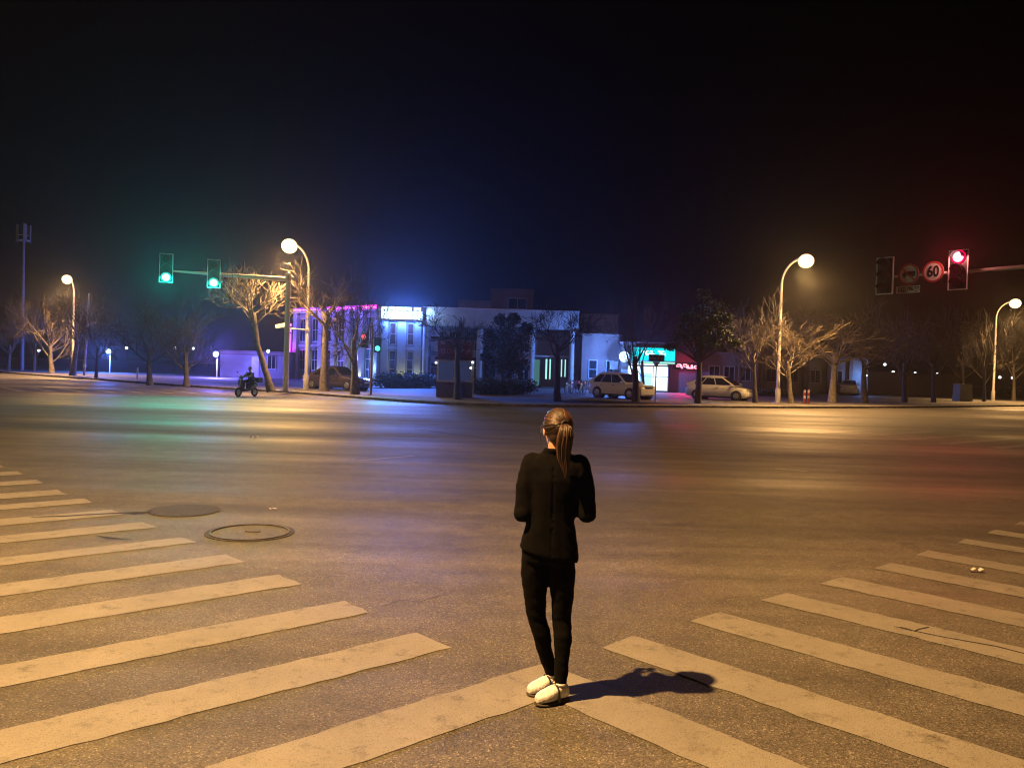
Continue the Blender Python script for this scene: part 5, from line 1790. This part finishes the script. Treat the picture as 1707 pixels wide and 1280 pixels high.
for k, (dx, dz, ln) in enumerate(((-.080, -.01, .075), (-.083, .0, .06), (-.078, -.015, .09), (.079, -.01, .07))):
    p0 = Vector((dx, .028, dz + .03))
    ls.tube([HM @ p0, HM @ (p0 + Vector((dx * .16, .004, -ln * .4))), HM @ (p0 + Vector((dx * .10, .0, -ln)))], [.0012, .001, .0006], 5)
ls.build('loose_strand', M_HAIR, cap, 180)

# --- rider on a dark electric scooter near the left mast
bs_ = G(411, 661)
ang = R(180 + 66)
sc = thing('electric_scooter', 'dark electric scooter on the road at the foot of the leaning tree', 'scooter', bs_, ang)
for x in (-.58, .60):
    ty = MB().tube([(x + .19 * math.cos(a), 0, .235 + .19 * math.sin(a)) for a in [2 * math.pi * k / 20 for k in range(21)]], .05, 8).build('tyre', M_RUB, sc, 60)
    MB().disc((x, -.03, .235), .13, (0, 1, 0), .06, 16).build('rim', M_ALLOY, ty, 40)
MB().loft([[(x, w * math.cos(a), z + h_ * math.sin(a)) for a in [2 * math.pi * k / 12 for k in range(12)]] for x, w, z, h_ in ((-.78, .06, .62, .05), (-.6, .15, .58, .13), (-.25, .16, .52, .17), (-.08, .14, .38, .12), (.1, .15, .30, .05), (.34, .14, .32, .07))]).build('body', M_BCAR, sc, 50)
MB().loft([[(x, w * math.cos(a), z + h_ * math.sin(a)) for a in [2 * math.pi * k / 12 for k in range(12)]] for x, w, z, h_ in ((.32, .15, .34, .06), (.42, .18, .60, .10), (.46, .16, .86, .10), (.40, .09, 1.0, .05))]).build('front_shield', M_BCAR, sc, 50)
MB().loft([[(x, w * math.cos(a), .74 + h_ * math.sin(a)) for a in [2 * math.pi * k / 12 for k in range(12)]] for x, w, h_ in ((-.72, .07, .03), (-.5, .14, .06), (-.2, .13, .05), (-.06, .06, .03))]).build('seat', M_DARK, sc, 50)
MB().tube([(.60, 0, .24), (.48, 0, .7), (.40, 0, 1.02)], .035, 8).build('fork', M_STEEL, sc, 60)
MB().tube([(.34, -.32, 1.05), (.40, -.1, 1.02), (.40, .1, 1.02), (.34, .32, 1.05)], .018, 8).build('handlebar', M_DARK, sc, 60)
MB().ball((.50, 0, .88), (.05, .09, .07), 10, 6).build('headlight', M_HEADL, sc, 180)
for s_ in (-1, 1):
    MB().tube([(.37, s_ * .24, 1.05), (.36, s_ * .30, 1.22)], .008, 6).build('mirror_stem', M_STEEL, sc)
    MB().ball((.36, s_ * .31, 1.25), (.02, .06, .04), 8, 6).build('mirror', M_CHROME, sc, 180)
MB().box(-1.0, -.70, -.16, .16, .72, .98).build('top_box', M_DARK, sc)
MB().tube([(-.58, .0, .24), (-.4, .0, .42)], .05, 8).build('swing_arm', M_STEEL, sc)
rd = thing('person', 'rider in dark clothes sitting on the electric scooter near the left mast', 'person', bs_, ang)
rb = MB()
# rider axes: x forward. head() looks along +y, so turn it by -90 degrees
RHM = head(rb, Vector((-.20, 0, 1.43)), R(-90), 1.0)
rb.limb([(-.24, 0, 1.20), (-.21, 0, 1.34)], [.06, .05], 12)
rb.rings([(-.34, 0, .80, .11, .16), (-.32, 0, .95, .10, .15), (-.28, 0, 1.10, .10, .17), (-.25, 0, 1.20, .08, .15), (-.24, 0, 1.25, .05, .07)], 16)
for s_ in (-1, 1):
    rb.limb([(-.25, s_ * .17, 1.18), (-.02, s_ * .24, 1.02), (.24, s_ * .27, 1.04)], [.05, .04, .028], 10)
    rb.limb([(-.34, s_ * .09, .82), (.06, s_ * .12, .78), (.12, s_ * .11, .42)], [.08, .06, .045], 12)
    rb.limb([(.10, s_ * .11, .40), (.22, s_ * .11, .385)], [.04, .03], 8)
    hand(rb, (.25, s_ * .27, 1.045), Vector((.95, 0, .1)), Vector((0, 0, -1)), Vector((0, -s_, 0)), .95, 1.2)
remesh(rb, 'body', M_SKIN, rd, .009, 3)
face_parts(RHM, rd)
jk = MB()
jk.rings([(-.34, 0, .78, .15, .20), (-.32, 0, .95, .135, .19), (-.28, 0, 1.10, .13, .20), (-.25, 0, 1.21, .10, .175), (-.235, 0, 1.27, .07, .09)], 18)
for s_ in (-1, 1):
    jk.limb([(-.25, s_ * .17, 1.18), (-.02, s_ * .24, 1.02), (.20, s_ * .265, 1.035)], [.075, .062, .048], 12)
remesh(jk, 'jacket', M_JACK, rd, .014, 3)
tr = MB()
for s_ in (-1, 1):
    tr.limb([(-.34, s_ * .09, .82), (.06, s_ * .12, .78), (.115, s_ * .11, .46)], [.10, .08, .062], 12)
remesh(tr, 'trousers', M_TROUS, rd, .014, 3)
for s_ in (-1, 1):
    MB().loft([[(x, s_ * .11 + w * math.cos(a), .375 + h_ * math.sin(a)) for a in [2 * math.pi * k / 10 for k in range(10)]] for x, w, h_ in ((.03, .03, .03), (.08, .045, .05), (.18, .05, .035), (.29, .03, .02))]).build('shoe', M_DARK, rd, 50)
hc = MB(RHM)
hc.ball((0, -.016, .04), (.085, .104, .094), 16, 10)
h_ = remesh(hc, 'hair', M_HAIRB, rd, .012, 2)
bm = bmesh.new(); bm.from_mesh(h_.data)
inv = RHM.inverted()
bmesh.ops.delete(bm, geom=[v for v in bm.verts if (lambda l: l.y > .03 and l.z < .07)(inv @ v.co)], context='VERTS')
bm.to_mesh(h_.data); bm.free()

# ------------------------------------------------------------------ night haze
hz = MB().box(-330, 330, -80, 345, -1.0, 18.5).build('haze', MATS['white_paint'])
hm, ht, ho = nt_new('night_haze')
pv_ = ht.nodes.new('ShaderNodeVolumePrincipled')
pv_.inputs['Color'].default_value = (0.95, 0.96, 1.0, 1)
pv_.inputs['Density'].default_value = HAZE
pv_.inputs['Anisotropy'].default_value = 0.82
ht.links.new(pv_.outputs[0], ho.inputs['Volume'])
hz.data.materials.clear()
hz.data.materials.append(hm)
tag(hz, kind='stuff')
